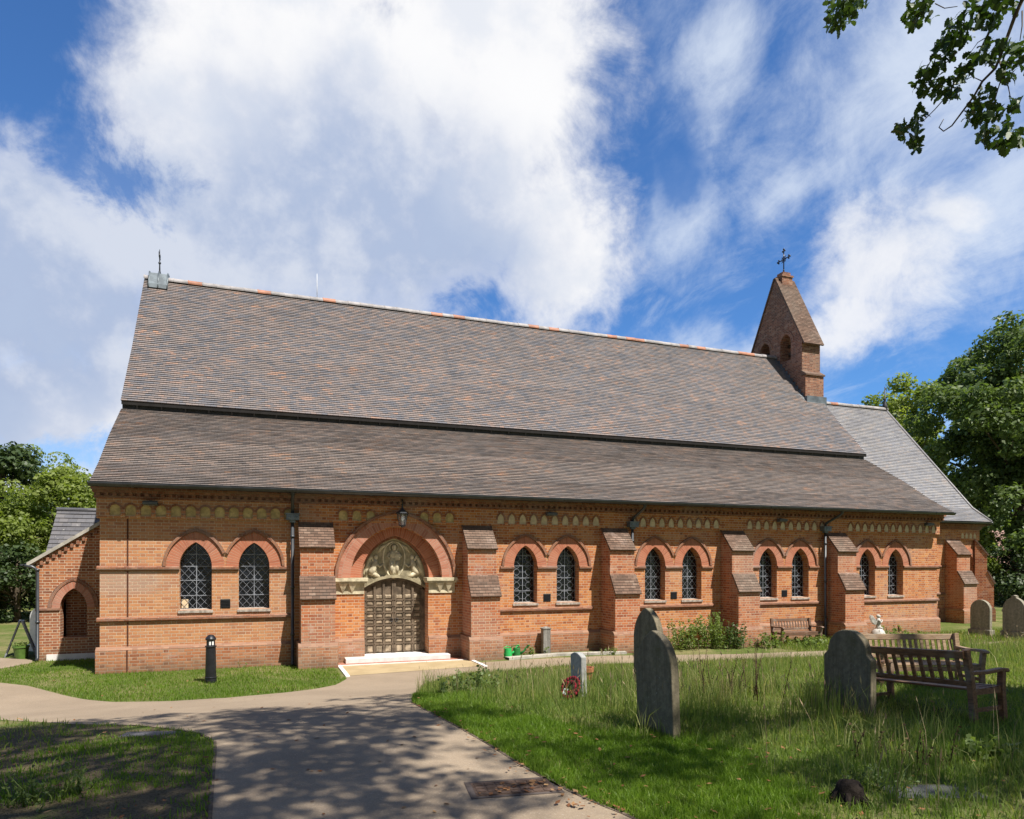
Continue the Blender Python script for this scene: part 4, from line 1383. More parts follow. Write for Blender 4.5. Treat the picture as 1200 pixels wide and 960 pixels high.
for s2 in (-1, 1):
    mb = MB()
    a, b2 = (RY + s2 * 1.86, SH - 0.27), (RY, 16.02)
    dy, dz = b2[0] - a[0], b2[1] - a[1]
    L = math.hypot(dy, dz)
    nn = (-dz / L * (1 if s2 < 0 else -1), abs(dy) / L)
    nrow = int(L / 0.09)
    for k in range(nrow):
        p = (a[0] + dy * k / nrow, a[1] + dz * k / nrow); q = (a[0] + dy * (k + 1) / nrow, a[1] + dz * (k + 1) / nrow)
        mb.prism([p, (p[0] + nn[0] * .075, p[1] + nn[1] * .075), (q[0] + nn[0] * .062, q[1] + nn[1] * .062), q], 'x', BX0 - 0.05, BX1 + 0.05)
    mb.build('coping', M_WEATHER, bco)
    mb = MB()
    ys = sorted((RY + s2 * 1.70, RY + s2 * 1.99))
    mb.prism([(RY + s2 * 1.70, 11.28), (RY + s2 * 1.99, 11.08), (RY + s2 * 1.99, 11.02), (RY + s2 * 1.70, 11.02)], 'x', BX0 - 0.04, BX1 + 0.04)
    mb.build('offset_course', M_WEATHER, bco)
    mb = MB()
    arch_ring(mb, RY + s2 * .69, 12.75, 0.34, 0.44, 0.52, 0.66, BX0 - 0.015, BX0 + 0.05, P=lambda x, y, z: (y, x, z))
    mb.build('gauged_arch', M_BELLBRICK, bco)
    mb = MB()
    mb.lathe([(.27, 0), (.25, .04), (.17, .18), (.145, .32), (.10, .40), (.03, .43)], 18, (23.38, RY + s2 * .69, 12.28), True)
    mb.box(23.30, 23.46, RY + s2 * .69 - .34, RY + s2 * .69 + .34, 12.72, 12.82)
    mb.build('bell', M_BRONZE, bco)
mb = MB()
cx0 = (BX0 + BX1) / 2
mb.box(cx0 - .30, cx0 + .30, RY - .24, RY + .24, 15.72, 16.10)
mb.box(cx0 - .34, cx0 + .34, RY - .28, RY + .28, 16.10, 16.18)
mb.box(cx0 - .22, cx0 + .22, RY - .20, RY + .20, 16.18, 16.34)
mb.build('apex_block', M_BELLBRICK, bco)
mb = MB()
CZ = 17.02
Y = lambda a: RY + a
D2 = Vector((0.55, -0.83, 0))                # the cross stands turned to the ridge
D2 = Vector((0.0, 1.0, 0))
def cp(h, z): return (cx0 + D2.x * h, RY + D2.y * h, z)
mb.tube([cp(0, 16.3), cp(0, 17.5)], 0.026, 8)
mb.tube([cp(-.40, CZ), cp(.40, CZ)], 0.026, 8)
mb.lathe([(.05, 0), (.03, .1), (.045, .14), (.03, .2)], 10, (cx0, RY, 16.34), True)
for h, z in ((-.40, CZ), (.40, CZ), (0, 17.5)):
    mb.ball(cp(h, z), (.045, .045, .045), 8, 6)
    o1 = [(h * .82, z + .07), (h * .82, z - .07)] if h else [(.07, z - .09), (-.07, z - .09)]
    for a, q in o1: mb.ball(cp(a, q), (.04, .04, .04), 8, 6)
for k in range(4):
    t = math.pi / 4 + k * math.pi / 2
    mb.tube([cp(.06 * math.cos(t), CZ + .06 * math.sin(t)), cp(.20 * math.cos(t), CZ + .20 * math.sin(t))], [.016, .010], 6)
mb.tube([cp(.13 * math.cos(2 * math.pi * k / 20), CZ + .13 * math.sin(2 * math.pi * k / 20)) for k in range(21)], 0.014, 6)
mb.build('iron_cross', M_BLACK, bco)
# lead flashing where the roof meets the bellcote
mb = MB()
a, q = (3.22, 7.14), (RY, RZ)
def nz_(y):
    return 9.18 + (y - 5.05) * (RZ - 9.18) / (RY - 5.05)
ys = [RY - 1.99 + 1.99 * k / 12 for k in range(13)]
for y0, y1 in zip(ys[:-1], ys[1:]):
    mb.add([(BX0 - .16, y0, nz_(y0) + .035), (BX0 - .16, y1, nz_(y1) + .03), (BX0 - .006, y1, nz_(y1) + .04), (BX0 - .006, y0, nz_(y0) + .045), (BX0 - .006, y0, nz_(y0) + .21), (BX0 - .006, y1, nz_(y0) + .21)], [(0, 1, 2, 3), (3, 2, 5, 4)])
mb.box(BX0 - .03, BX1 + .05, RY - 2.06, RY - 1.935, nz_(RY - 2.0) - .2, nz_(RY - 1.93) + .16)
mb.build('lead_flashing', M_LEAD, bco)

# --- chancel with polygonal apse
CY = 3.70
V = [(X1, CY), (31.05, CY), (33.5, 6.15), (33.5, 8.99), (31.05, 11.44), (X1, 11.44)]
mb = MB()
cw = [opening(30.42, 0.30, 1.5, 2.55, 0.55)]
mb.plate([(X1, 0), (V[1][0], 0), (V[1][0], 4.3), (X1, 4.3)], cw, lambda x, z: (x, CY, z), (0, 0.3, 0))
for a, b2 in zip(V[1:-1], V[2:]):
    mb.add([(*a, 0), (*b2, 0), (*b2, 4.3), (*a, 4.3)], [(0, 1, 2, 3)])
mb.build('chancel_wall', M_BRICK, church)
mb = MB()
for z, h, ex in ((4.16, .055, .12), (4.215, .07, .16), (4.287, .06, .21), (4.347, .09, .27)):
    pl = [(X1 + .01, CY - ex), (V[1][0] + ex * .41, CY - ex), (V[2][0] + ex, V[2][1] - ex * .41), (V[3][0] + ex, V[3][1] + ex * .41), (V[4][0] + ex * .41, V[4][1] + ex), (X1 + .01, V[4][1] + ex)]
    mb.prism(pl, 'z', z, z + h - 0.002)
pl = [(X1 + .01, CY - .085), (V[1][0] + .035, CY - .085), (V[2][0] + .085, V[2][1] - .035), (V[2][0] + .085, V[3][1]), (V[4][0], V[4][1]), (X1 + .01, V[4][1])]
mb.prism(pl, 'z', 0.0, 0.6)
mb.build('chancel_eaves_course', M_TRIM, church)
mb = MB()
mb.plate([(X1, 3.7), (28.9, 3.7), (28.9, 4.157), (X1, 4.157)], [], lambda x, z: (x, CY - .06, z))
mb.plate([(29.78, 3.7), (31.07, 3.7), (31.07, 4.157), (29.78, 4.157)], [], lambda x, z: (x, CY - .06, z))
mb.box(28.9, 29.78, CY - .062, CY, 3.6, 4.157)
mb.box(X1, X1 + .4, CY - .075, CY, 3.6, 4.157)
mb.box(29.78, 31.08, CY - .06, CY, 3.68, 3.70)
mb.build('chancel_frieze', M_BRICK, church)
for xc in [X1 + .18, 29.98, 30.24, 30.50, 30.76]:
    mb = MB(); mb.prism(opening(xc, 0.08, 3.767, 3.865, 0.15, 6), 'y', CY - .068 - (.012 if xc < 25 else 0), CY - .02); mb.build('niche_panel', M_NICHE, church)
mb = MB(); mb.prism(opening(30.42, 0.297, 1.503, 2.55, 0.545), 'y', CY + .25, CY + .27); g = mb.build('window', M_GLASS, church)
mb = MB(); arch_ring(mb, 30.42, 2.55, .30, .55, .56, .80, CY - .05, CY + .2); mb.build('gauged_arch', M_ARCH, g)
for xa, xb, z in ((24.3, 28.9, 2.47), (29.78, 30.1, 2.47), (30.74, 31.07, 2.47), (24.0, 28.9, 1.245), (29.78, 31.07, 1.245)):
    string(None, xa, xb, z, y0=CY)
buttress(29.34, CY)
db = buttress(0.0, 0.0, 0.72, scale=0.80)
db.location = (V[1][0] - .12, V[1][1] + .12, 0)
db.rotation_euler.z = math.radians(45)
# chancel roof
CZr, AX = 10.40, 29.75
ev = [(X1 + .02, CY - .5), (31.22, CY - .5), (34.0, 5.94), (34.0, 9.2), (31.22, 11.94), (X1 + .02, 11.94)]
k0, zk, ze = 0.165, 5.15, 4.50
cr = MB()
def lerp2(a, b2, t): return (a[0] + (b2[0] - a[0]) * t, a[1] + (b2[1] - a[1]) * t)
tops = [(X1 + .02, RY), (AX, RY), (AX, RY), (AX, RY), (AX, RY), (X1 + .02, RY)]
row = 0
for i in range(5):
    a, b2, ta, tb = ev[i], ev[i + 1], tops[i], tops[i + 1]
    ka, kb = lerp2(a, ta, k0), lerp2(b2, tb, k0)
    r1 = roof_face(cr, (*a, ze), (*b2, ze), (*kb, zk), (*ka, zk), 0, seg_len=0.5)
    roof_face(cr, (*ka, zk), (*kb, zk), (*tb, CZr), (*ta, CZr), r1, seg_len=0.5)
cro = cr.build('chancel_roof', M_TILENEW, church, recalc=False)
hb = MB()
for i in (1, 2, 3, 4):
    kk = lerp2(ev[i], tops[i], k0)
    hb.tube([(*ev[i], ze + .03), (*kk, zk + .04), (*tops[i], CZr + .04)], 0.055, 8)
hb.build('hip_tiles', M_TILENEW, cro)
ub = MB(); ub.prism(ev, 'z', ze - .10, ze - .012); ub.build('soffit', M_WOODSOFFIT, cro)
ridge(BX1, AX + .1, RY, CZr - .02, 0.1, cro, 9)
mb = MB()
gutter(mb, X1 + .05, 31.3, CY - .47, ze - .02, 0.075)
mb.build('gutter', M_IRON, church)
mb = MB()
mb.tube([(31.3, CY - .47, ze - .06), (33.9, 5.94, ze - .06), (33.95, 9.2, ze - .06)], 0.07, 10)
mb.build('gutter', M_IRON, church)
mb = MB()
mb.lathe([(.14, 0), (.12, .25), (.06, .42), (.05, .5), (.08, .55), (.03, .62), (.02, 1.2)], 10, (AX, RY, CZr - .05), True)
mb.build('finial', M_LEADDARK, church)

# --- west annex: lean-to with arched window, slate roofed porch and white arched door
PY = 3.0
porch = church
mb = MB()
sl_ = lambda x: 2.66 + (x + 5.62) * (4.08 - 2.66) / 2.12
pw = opening(-4.68, 0.315, 0.60, 1.42, 0.52)
mb.plate([(-5.55, 0), (X0, 0), (X0, sl_(X0) - .04), (-5.55, sl_(-5.55) - .04)], [pw], lambda x, z: (x, PY, z), (0, 0.36, 0))
mb.plate([(PY, 0), (12.1, 0), (12.1, 2.66), (PY, 2.66)], [opening(3.95, .42, .15, 1.5, .6)], lambda y, z: (-5.55, y, z), (.3, 0, 0))
mb.add([(-5.2, PY + 1.5, 0), (X0, PY + 1.5, 0), (X0, PY + 1.5, 3.0), (-5.2, PY + 1.5, 3.0)], [(0, 1, 2, 3)])
mb.box(-4.40, -4.34, PY + .37, PY + 1.4, 0, 2.0)
mb.build('annex_wall', M_PORCHBRICK, church)
mb = MB()
arch_ring(mb, -4.68, 1.42, .315, .52, .50, .72, PY - .012, PY + .1)
mb.build('annex_arch', M_ARCHPINK, church)
mb = MB()
arch_ring(mb, -4.68, 1.42, .51, .73, .60, .82, PY - .03, PY + .02)
mb.prism([(PY, 1.33), (PY - .035, 1.35), (PY - .035, 1.41), (PY, 1.43)], 'x', -5.56, -5.0)
mb.build('annex_trim', M_TRIM, church)
x = -5.45
while x < -3.62:
    mb = MB()
    mb.box(x, x + .07, PY - .045, PY, sl_(x) - .20, sl_(x) - .09)
    mb.build('annex_dentil', M_TRIM, church)
    x += 0.14
mb = MB()
a, q = (-5.74, sl_(-5.74)), (X0 - .005, sl_(X0))
mb.prism([(a[0], a[1] - .045), (q[0], q[1] - .045), (q[0], q[1] + .055), (a[0], a[1] + .055)], 'y', PY - .09, PY + .22)
mb.build('annex_coping', M_CONC, church)
mb = MB()
roof_face(mb, (-5.80, PY + .2, 2.60), (-5.80, 12.1, 2.60), (X0, 12.1, 4.06), (X0, PY + .2, 4.06), course=0.2)
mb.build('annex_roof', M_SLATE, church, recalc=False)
mb = MB(); mb.box(-5.3, X0 - .085, PY - .05, PY - .002, -.02, .17); mb.build('annex_base', M_STEP, church)
mb = MB()
gutter(mb, 0, 9.2, 0, 0, 0.06)
gt = mb.build('annex_gutter', M_IRON, church)
gt.location = (-5.84, PY - .12, 2.60); gt.rotation_euler.z = math.pi / 2
mb = MB()
mb.tube([(-5.80, PY - .06, 2.56), (-5.62, PY - .06, 2.53), (-5.50, PY - .06, 2.45), (-5.50, PY - .06, .1), (-5.50, PY - .13, .03)], .042, 10)
for z in (2.44, 1.05): mb.tube([(-5.5, PY - .06, z - .03), (-5.5, PY - .06, z + .03)], .055, 10)
mb.build('annex_rainwater_pipe', M_IRON, church)
mb = MB()
for s2 in (1, -1):
    f = lambda y: RY + (y - RY) * s2
    roof_face(mb, (-6.12, f(6.25), 2.95), (X0, f(6.25), 2.95), (X0, RY, 4.36), (-6.12, RY, 4.36), course=0.2)
mb.tube([(-6.14, RY, 4.37), (X0, RY, 4.37)], 0.075, 8)
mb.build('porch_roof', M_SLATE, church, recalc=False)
mb = MB()
mb.add([(-6.0, 6.3, 0), (-6.0, 8.84, 0), (-6.0, 8.84, 3.0), (-6.0, RY, 4.3), (-6.0, 6.3, 3.0)], [(0, 1, 2, 3, 4)])
for y in (6.3, 8.84): mb.add([(-6.0, y, 0), (X0, y, 0), (X0, y, 3.0), (-6.0, y, 3.0)], [(0, 1, 2, 3)])
mb.build('porch_wall', M_PORCHBRICK, church)


# ------------------------------------------------------------------ things fixed to or standing by the church
def lantern():
    t = empty('lantern', (3.64, -0.32, 3.60), 0, 'black iron hanging lantern over the arched church doors', 'lantern')
    mb = MB()
    mb.tube([(0, .30, .66), (0, .22, .72), (0, 0, .72), (0, 0, .60)], 0.014, 8)
    mb.build('bracket', M_BLACK, t)
    mb = MB()
    n = 6
    mb.lathe([(.012, .62), (.03, .59), (.015, .56), (.03, .50), (.05, .47), (.10, .42), (.165, .37), (.17, .35), (.15, .345)], n, (0, 0, 0))
    mb.build('lamp_hood', M_IRON, t)
    cg = MB()
    for k in range(n):
        a = 2 * math.pi * k / n
        cg.bar((.145 * math.cos(a), .145 * math.sin(a), .35), (.085 * math.cos(a), .085 * math.sin(a), .04), .014, .014)
    cg.lathe([(.09, .04), (.09, .02), (.05, 0), (.015, -.03)], n)
    cg.build('cage', M_BLACK, t)
    g = MB(); g.lathe([(.137, .345), (.08, .045)], n); g.build('glass_pane', M_CLEAR, t)
    mb = MB(); mb.tube([(0, 0, .34), (0, 0, .28)], .02, 8); mb.ball((0, 0, .21), (.035, .035, .06), 10, 8); mb.build('bulb', M_WHITE, t)
lantern()

FL = [(-2.41, 'flat grey floodlight on the frieze above the lawn, left of the first windows'), (8.05, 'flat grey floodlight above the window pair just right of the doorway bay'),
      (16.43, 'flat grey floodlight on the frieze above the wooden bench against the wall'), (23.15, 'flat grey floodlight at the far corner of the frieze, near the chancel')]
for x, lab in FL:
    t = empty('floodlight', (x, -0.10, 4.06), 0, lab, 'floodlight', 'floodlights on the church frieze')
    mb = MB(); mb.prism([(-.16, -.035), (-.16, .03), (.0, .055), (.0, -.06)], 'x', -.16, .16); mb.build('housing', M_MESHGREY, t, bevel=0.008)
    mb = MB(); mb.box(-.13, .13, -.15, -.02, -.066, -.058); mb.build('lens', M_CLEAR, t)
    mb = MB(); mb.box(-.03, .03, -.01, .03, -.05, .07); mb.build('bracket', M_IRON, t)

b_ = on_ground(247, 800)
t = empty('bollard', (b_.x, b_.y, 0), 0, 'black tapered bollard with a small lit-panel head standing in the lawn', 'bollard')
t['label'] = 'black tapered bollard with a pale panel in its head standing on the lawn'
mb = MB()
mb.lathe([(.118, 0), (.122, .06), (.118, .10), (.128, .105), (.128, .125), (.116, .135), (.108, .40), (.102, .78), (.118, .785), (.120, .805), (.10, .815)], 24)
mb.build('post', M_BLACK, t)
mb = MB(); mb.lathe([(.088, .815), (.088, .93)], 24); hd = mb.build('head', M_BLACK, t)
mb = MB()
for a0 in (-1.9, -1.2, .35, 1.7, 2.5):
    ar = [(0.0895 * math.cos(a0 + .42 * k / 6), 0.0895 * math.sin(a0 + .42 * k / 6)) for k in range(7)]
    inn = [(0.086 * math.cos(a0 + .42 * (6 - k) / 6), 0.086 * math.sin(a0 + .42 * (6 - k) / 6)) for k in range(7)]
    mb.prism(ar + inn, 'z', .828, .918)
mb.build('light_panel', M_WHITE, hd)
mb = MB(); mb.lathe([(.088, .93), (.108, .935), (.112, .965), (.094, 1.0), (.06, 1.035), (.03, 1.05), (.01, 1.052)], 24, (0, 0, 0), False); mb.build('cap', M_BLACK, t)

# sandwich board, green pot and far headstone by the annex
p = on_ground(43, 772)
p = on_ground(25, 768)
t = empty('sandwich_board', (p.x, p.y, 0), math.radians(12), 'grey framed A-board sign standing on the path by the annex', 'sign board')
for s in (-1, 1):
    mb = MB()
    for y in (-.32, .32):
        mb.bar((s * .36, y, 0.0), (s * .03, y, .98), .045, .035)
    mb.bar((s * .035, -.32, .965), (s * .035, .32, .965), .045, .05)
    mb.bar((s * .30, -.32, .17), (s * .30, .32, .17), .04, .04)
    f = mb.build('frame', M_LATTICE, t)
    mb = MB(); mb.bar((s * .298, 0, .19), (s * .045, 0, .95), .60, .012, up=(1, 0, 0)); mb.build('board_panel', M_MESHGREY, f)
p = on_ground(29, 769)
t = empty('planter_pot', (p.x + .05, p.y - .5, 0), 0, 'green plastic pot with small leafy plant beside the A-board', 'plant pot')
M_GREENPOT = plain('green_plastic', (0.09, 0.17, 0.03), 0.5, 0.4, var=0.3)
mb = MB(); mb.lathe([(.145, 0), (.185, .30), (.20, .30), (.20, .35), (.175, .35), (.165, .30), (.02, .28)], 20); mb.build('pot', M_GREENPOT, t)


def leaf_cloud(mb_pts, size, mat, name, parent, flat=0.3):
    """leaf quads at the given points"""
    P = np.asarray(mb_pts, float)
    n = len(P)
    a = RNG.normal(size=(n, 3)); a[:, 2] *= 0.6
    a /= np.linalg.norm(a, axis=1, keepdims=True) + 1e-9
    b = RNG.normal(size=(n, 3)); b -= a * (a * b).sum(1, keepdims=True)
    b /= np.linalg.norm(b, axis=1, keepdims=True) + 1e-9
    c = np.cross(a, b)
    s = (size * RNG.uniform(0.65, 1.25, n))[:, None]
    V = np.stack([P - a * s * .5, P + b * s * .33 + c * s * .08, P + a * s * .5, P - b * s * .33 + c * s * .08], 1).reshape(-1, 3)
    return np_mesh(name, V, np.full(n, 4), mat, parent=parent)


leaf_cloud([(RNG.normal() * .09, RNG.normal() * .09, .36 + abs(RNG.normal()) * .05) for _ in range(90)], .07, M_LEAFWEED, 'leaves', t)


# ------------------------------------------------------------------ headstones
def headstone(name, label, loc, w, h, t, shape, mat, tilt=(0, 0), rz=0.0, base=None, inscribed=0, group='headstones'):
    """a slab whose faces look west and east; w runs along y"""
    root = empty(name, loc, rz, label, 'headstone', group)
    root.rotation_euler = (tilt[0], tilt[1], rz)
    a = w / 2
    z0 = 0.0 if base is None else base[1]
    if shape == 'pointed':
        zs = h - a * 1.38
        prof = opening(0, a, z0 - 0.3 if base is None else z0, zs, h - zs, 12)
    elif shape == 'round':
        zs = h - a
        prof = opening(0, a, z0 - 0.3 if base is None else z0, zs, a * 0.999, 12)
    elif shape == 'flat':
        zs = h - 0.05
        prof = [(-a, -0.3), (-a, zs)] + [(-a + 2 * a * k / 10, zs + 0.05 * (1 - ((k - 5) / 5) ** 2)) for k in range(1, 10)] + [(a, zs), (a, -0.3)]
    elif shape == 'shoulder':
        zs = h - a * 0.80
        prof = [(-a, -0.3), (-a, zs - .06)] + [(-a + .05 * math.sin(k / 4 * math.pi / 2), zs - .06 + .06 * (k / 4)) for k in range(1, 4)]
        prof += [(x, z) for x, z in arch_pts(0, a * 0.82, zs, a * 0.80, 10)]
        prof += [(a - .05 * math.sin(k / 4 * math.pi / 2), zs - .06 + .06 * (k / 4)) for k in (3, 2, 1)] + [(a, zs - .06), (a, -0.3)]
    elif shape == 'ogee':
        zs = h * 0.62
        prof = [(-a, z0), (-a, zs)] + [(-a - .03, zs + .01), (-a - .03, zs + .06)]
        left = [(-a * math.cos(k / 8 * 1.25) * 1.0, zs + .06 + (h - zs - .15) * math.sin(k / 8 * 1.25) / math.sin(1.25)) for k in range(1, 9)]
        prof += left + [(-.07, h - .06), (-.09, h - .02), (0, h + .02), (.09, h - .02), (.07, h - .06)] + [(-x, z) for x, z in reversed(left)] + [(a + .03, zs + .06), (a + .03, zs + .01), (a, zs), (a, z0)]
    mb = MB()
    mb.prism(prof, 'x', -t / 2, t / 2)
    st = mb.build('slab', mat, root, bevel=0.012)
    if inscribed:
        ib = MB()
        rr = random.Random(len(label))
        z = h - a * 1.0 - .02
        for k in range(inscribed):
            ww = a * rr.uniform(.45, .72)
            x = -ww
            while x < ww:
                l = rr.uniform(.02, .06)
                ib.box(-t / 2 - .0025, -t / 2 + .002, x, min(ww, x + l), z - .016, z)
                x += l + .014
            z -= .055
        ib.build('inscription', M_HSDARK if mat is not M_HSDARK else M_VENT, st)
    if base:
        bb = MB(); bb.box(-t / 2 - base[0], t / 2 + base[0], -a - base[0] * .6, a + base[0] * .6, -.2, base[1] - .001); bb.build('plinth', mat, root, bevel=0.01)
    return root


def gz(x, y): return (x, y, gh(x, y))
headstone('headstone', 'lichened pointed headstone leaning slightly, front one of the pair beside the path', gz(4.12, -12.15), 0.66, 1.12, 0.10, 'pointed', M_HSDARK, (math.radians(-7), math.radians(3)), math.radians(4))
headstone('headstone', 'taller dark pointed headstone standing just behind the front leaning one', gz(5.32, -9.98), 0.64, 1.27, 0.10, 'pointed', M_HSDARK, (math.radians(-2), math.radians(1)), math.radians(2))
headstone('headstone', 'small pale flat-topped memorial stone with a poppy wreath leaning on it', gz(4.33, -9.72), 0.36, 0.66, 0.085, 'flat', M_HSGREY, (0, math.radians(-1)), 0)
headstone('headstone', 'dark mossy round-topped headstone with shoulders standing against the near bench', gz(6.94, -12.05), 0.70, 1.03, 0.10, 'shoulder', M_HSDARK, (0, 0), math.radians(3))
headstone('headstone', 'round-topped buff headstone on a plinth before the chancel buttress', gz(24.35, -1.25), 0.72, 1.32, 0.13, 'round', M_HSBUFF, (0, 0), 0, base=(.07, .26))
headstone('headstone', 'buff headstone with knobbed ogee top at the right edge of the picture', gz(24.25, -2.5), 0.76, 1.52, 0.14, 'ogee', M_HSBUFF, (0, 0), 0, base=(.06, .30))
headstone('headstone', 'small weathered grey headstone in the grass far beyond the A-board', gz(-9.8, 10.5), 0.5, 0.85, 0.12, 'flat', M_HSGREY, (0.03, 0), 0)
headstone('headstone', 'whitish round-topped headstone half hidden by the corner of the west annex', (-6.10, 5.6, 0), 0.62, 1.30, 0.14, 'round', M_WHITE, (0, 0), math.radians(60), base=(.05, .2))
# slim dark wooden post between the two buff stones
t = empty('grave_post', gz(26.9, -1.5), 0, 'slim dark post with pale top between the two buff headstones', 'post')
mb = MB(); mb.box(-.09, .09, -.09, .09, -.1, 1.10); mb.build('shaft', M_BENCHFAR, t, bevel=.01)
mb = MB(); mb.lathe([(.135, 1.10), (.135, 1.14), (.02, 1.24)], 4); mb.build('cap', M_HSGREY, t)

# stone post by the wall
t = empty('stone_post', (7.83, -0.26, 0), 0, 'stained pale stone post standing against the church plinth', 'stone post')
mb = MB(); mb.box(-.115, .115, -.10, .10, -.05, .72); mb.build('shaft', M_POSTSTONE, t, bevel=.012)
mb = MB(); mb.add([(-.13, -.115, .721), (.13, -.115, .721), (.13, .115, .721), (-.13, .115, .721), (-.13, -.115, .75), (.13, -.115, .75), (.13, .115, .75), (-.13, .115, .75), (0, 0, .80)],
                  [(0, 3, 2, 1), (0, 1, 5, 4), (1, 2, 6, 5), (2, 3, 7, 6), (3, 0, 4, 7), (4, 5, 8), (5, 6, 8), (6, 7, 8), (7, 4, 8)]); mb.build('cap', M_POSTSTONE, t)

# ledger slabs and covers in the turf
def slab(name, label, cat, x, y, w, l, h, mat, rz, parent_kind=None):
    mb = MB(); mb.box(-w / 2, w / 2, -l / 2, l / 2, -.1, h)
    o = mb.build(name, mat, None, bevel=.015, loc=(x, y, gh(x, y)), rz=rz)
    tag(o, label, cat)
    return o
M_DARKSLAB = stone_mat('sunk_dark_slab', (0.13, 0.125, 0.135), (0.08, 0.08, 0.05), 0.5, 0.2)
slab('ledger_stone', 'pale grave slab half hidden in weeds at the lower right corner', 'grave slab', 5.15, -14.6, .34, .75, .004, M_SLABGREY, math.radians(70))
slab('ledger_stone', 'flat grey grave slab sunk in the bare lawn at the lower left', 'grave slab', -1.12, -10.05, .62, .24, .006, M_DARKSLAB, math.radians(-16))
M_DRAIN = plain('worn_iron_frame', (0.10, 0.08, 0.07), .85, .2, var=.4, scale=7)
t = empty('drain_cover', (1.98, -13.35, gh(0, -13.35) + .006), math.radians(-8), 'worn rusty iron drain cover set flush in the path', 'drain cover')
mb = MB(); mb.box(-.38, .38, -.21, .21, -.03, .003); mb.build('frame', M_DRAIN, t)
M_RUST = plain('rusty_iron', (0.115, 0.075, 0.055), 0.85, 0.2, var=0.5, scale=9, bump=.4)
mb = MB()
for i in range(7):
    for j in range(4):
        mb.box(-.31 + i * .09, -.31 + i * .09 + .07, -.155 + j * .08, -.155 + j * .08 + .06, .004, .009)
mb.box(-.33, .33, -.17, .17, -.02, .0045)
mb.build('plate', M_RUST, t)
# dark rounded stump
t = empty('tree_stump', gz(4.30, -14.58), .4, 'low dark rounded stump in the shaded grass at the bottom edge', 'stump')
mb = MB()
mb.lathe([(.17, -.05), (.145, .02), (.135, .10), (.12, .16), (.085, .195), (.03, .205)], 14, (0, 0, 0), True)
for k in range(6):
    a = k * 1.05 + .3
    mb.tube([(.10 * math.cos(a), .10 * math.sin(a), .10), (.18 * math.cos(a), .18 * math.sin(a), .02), (.24 * math.cos(a), .24 * math.sin(a), -.03)], [.04, .025, .01], 7)
r_ = random.Random(3)
mb.v = [(x * .78 * (1 + r_.uniform(-.06, .06)), y * .78 * (1 + r_.uniform(-.06, .06)), z * .85 * (1 + r_.uniform(-.06, .06))) for x, y, z in mb.v]
mb.build('stump_wood', plain('dark_stump_wood', (0.022, 0.017, 0.014), .9, .1, var=.5, scale=14, bump=.8), t)

# poppy wreath leaning on the memorial stone
t = empty('poppy_wreath', (4.10, -9.90, gh(4.1, -9.9)), 0, 'red poppy wreath with a white card leaning on the pale memorial stone', 'wreath')
t.rotation_euler = (0, math.radians(-62), math.radians(25))
M_POPPY = plain('poppy_red', (0.20, 0.008, 0.02), .7, .2, var=.5, scale=40)
M_WGREEN = plain('wreath_dark_green', (0.02, 0.035, 0.02), .8, .2)
M_POPPYC = plain('poppy_black', (0.01, 0.01, 0.01), .7, .2)
Rw = .115
mb = MB(); mb.tube([(Rw * math.cos(2 * math.pi * k / 28) + .17, Rw * math.sin(2 * math.pi * k / 28), 0.03) for k in range(29)], .045, 8); mb.build('ring', M_WGREEN, t)
pt, pc = MB(), MB()
r_ = random.Random(4)
for k in range(20):
    a = 2 * math.pi * k / 20
    for s in (-1, 1):
        rr = Rw + s * .032
        c = Vector((.17 + rr * math.cos(a + s * .1), rr * math.sin(a + s * .1), .072 + r_.uniform(-.006, .01)))
        pt.ball(c, (.028, .028, .012), 8, 5)
        pc.ball(c + Vector((0, 0, .011)), (.008, .008, .006), 6, 4)
p = pt.build('poppies', M_POPPY, t); pc.build('poppy_centres', M_POPPYC, p)
mb = MB(); mb.box(.05, .14, .02, .09, .085, .088); mb.build('card', M_WHITE, t)

# terracotta pot in the grass, bowl planter and watering cans by the wall
M_TERRA = plain('terracotta', (0.42, 0.16, 0.08), .85, .2, var=.3, scale=10)
p = on_ground(686, 801)
t = empty('flower_pot', gz(p.x, p.y), 0, 'terracotta flower pot in the long grass behind the memorial stone', 'flower pot')
mb = MB(); mb.lathe([(.10, -.05), (.135, .22), (.155, .22), (.160, .30), (.135, .30), (.12, .20), (.01, .19)], 20); mb.build('pot', M_TERRA, t)
t = empty('bowl_planter', (12.65, -.62, 0), 0, 'shallow terracotta bowl on a foot among the weeds by the wall', 'planter')
mb = MB(); mb.lathe([(.12, 0), (.10, .12), (.09, .22), (.20, .30), (.29, .40), (.31, .42), (.28, .43), (.18, .36), (.02, .34)], 20); mb.build('bowl', M_TERRA, t)
leaf_cloud([(RNG.normal() * .14, RNG.normal() * .14, .44 + abs(RNG.normal()) * .12) for _ in range(160)], .08, M_LEAFWEED, 'leaves', t)
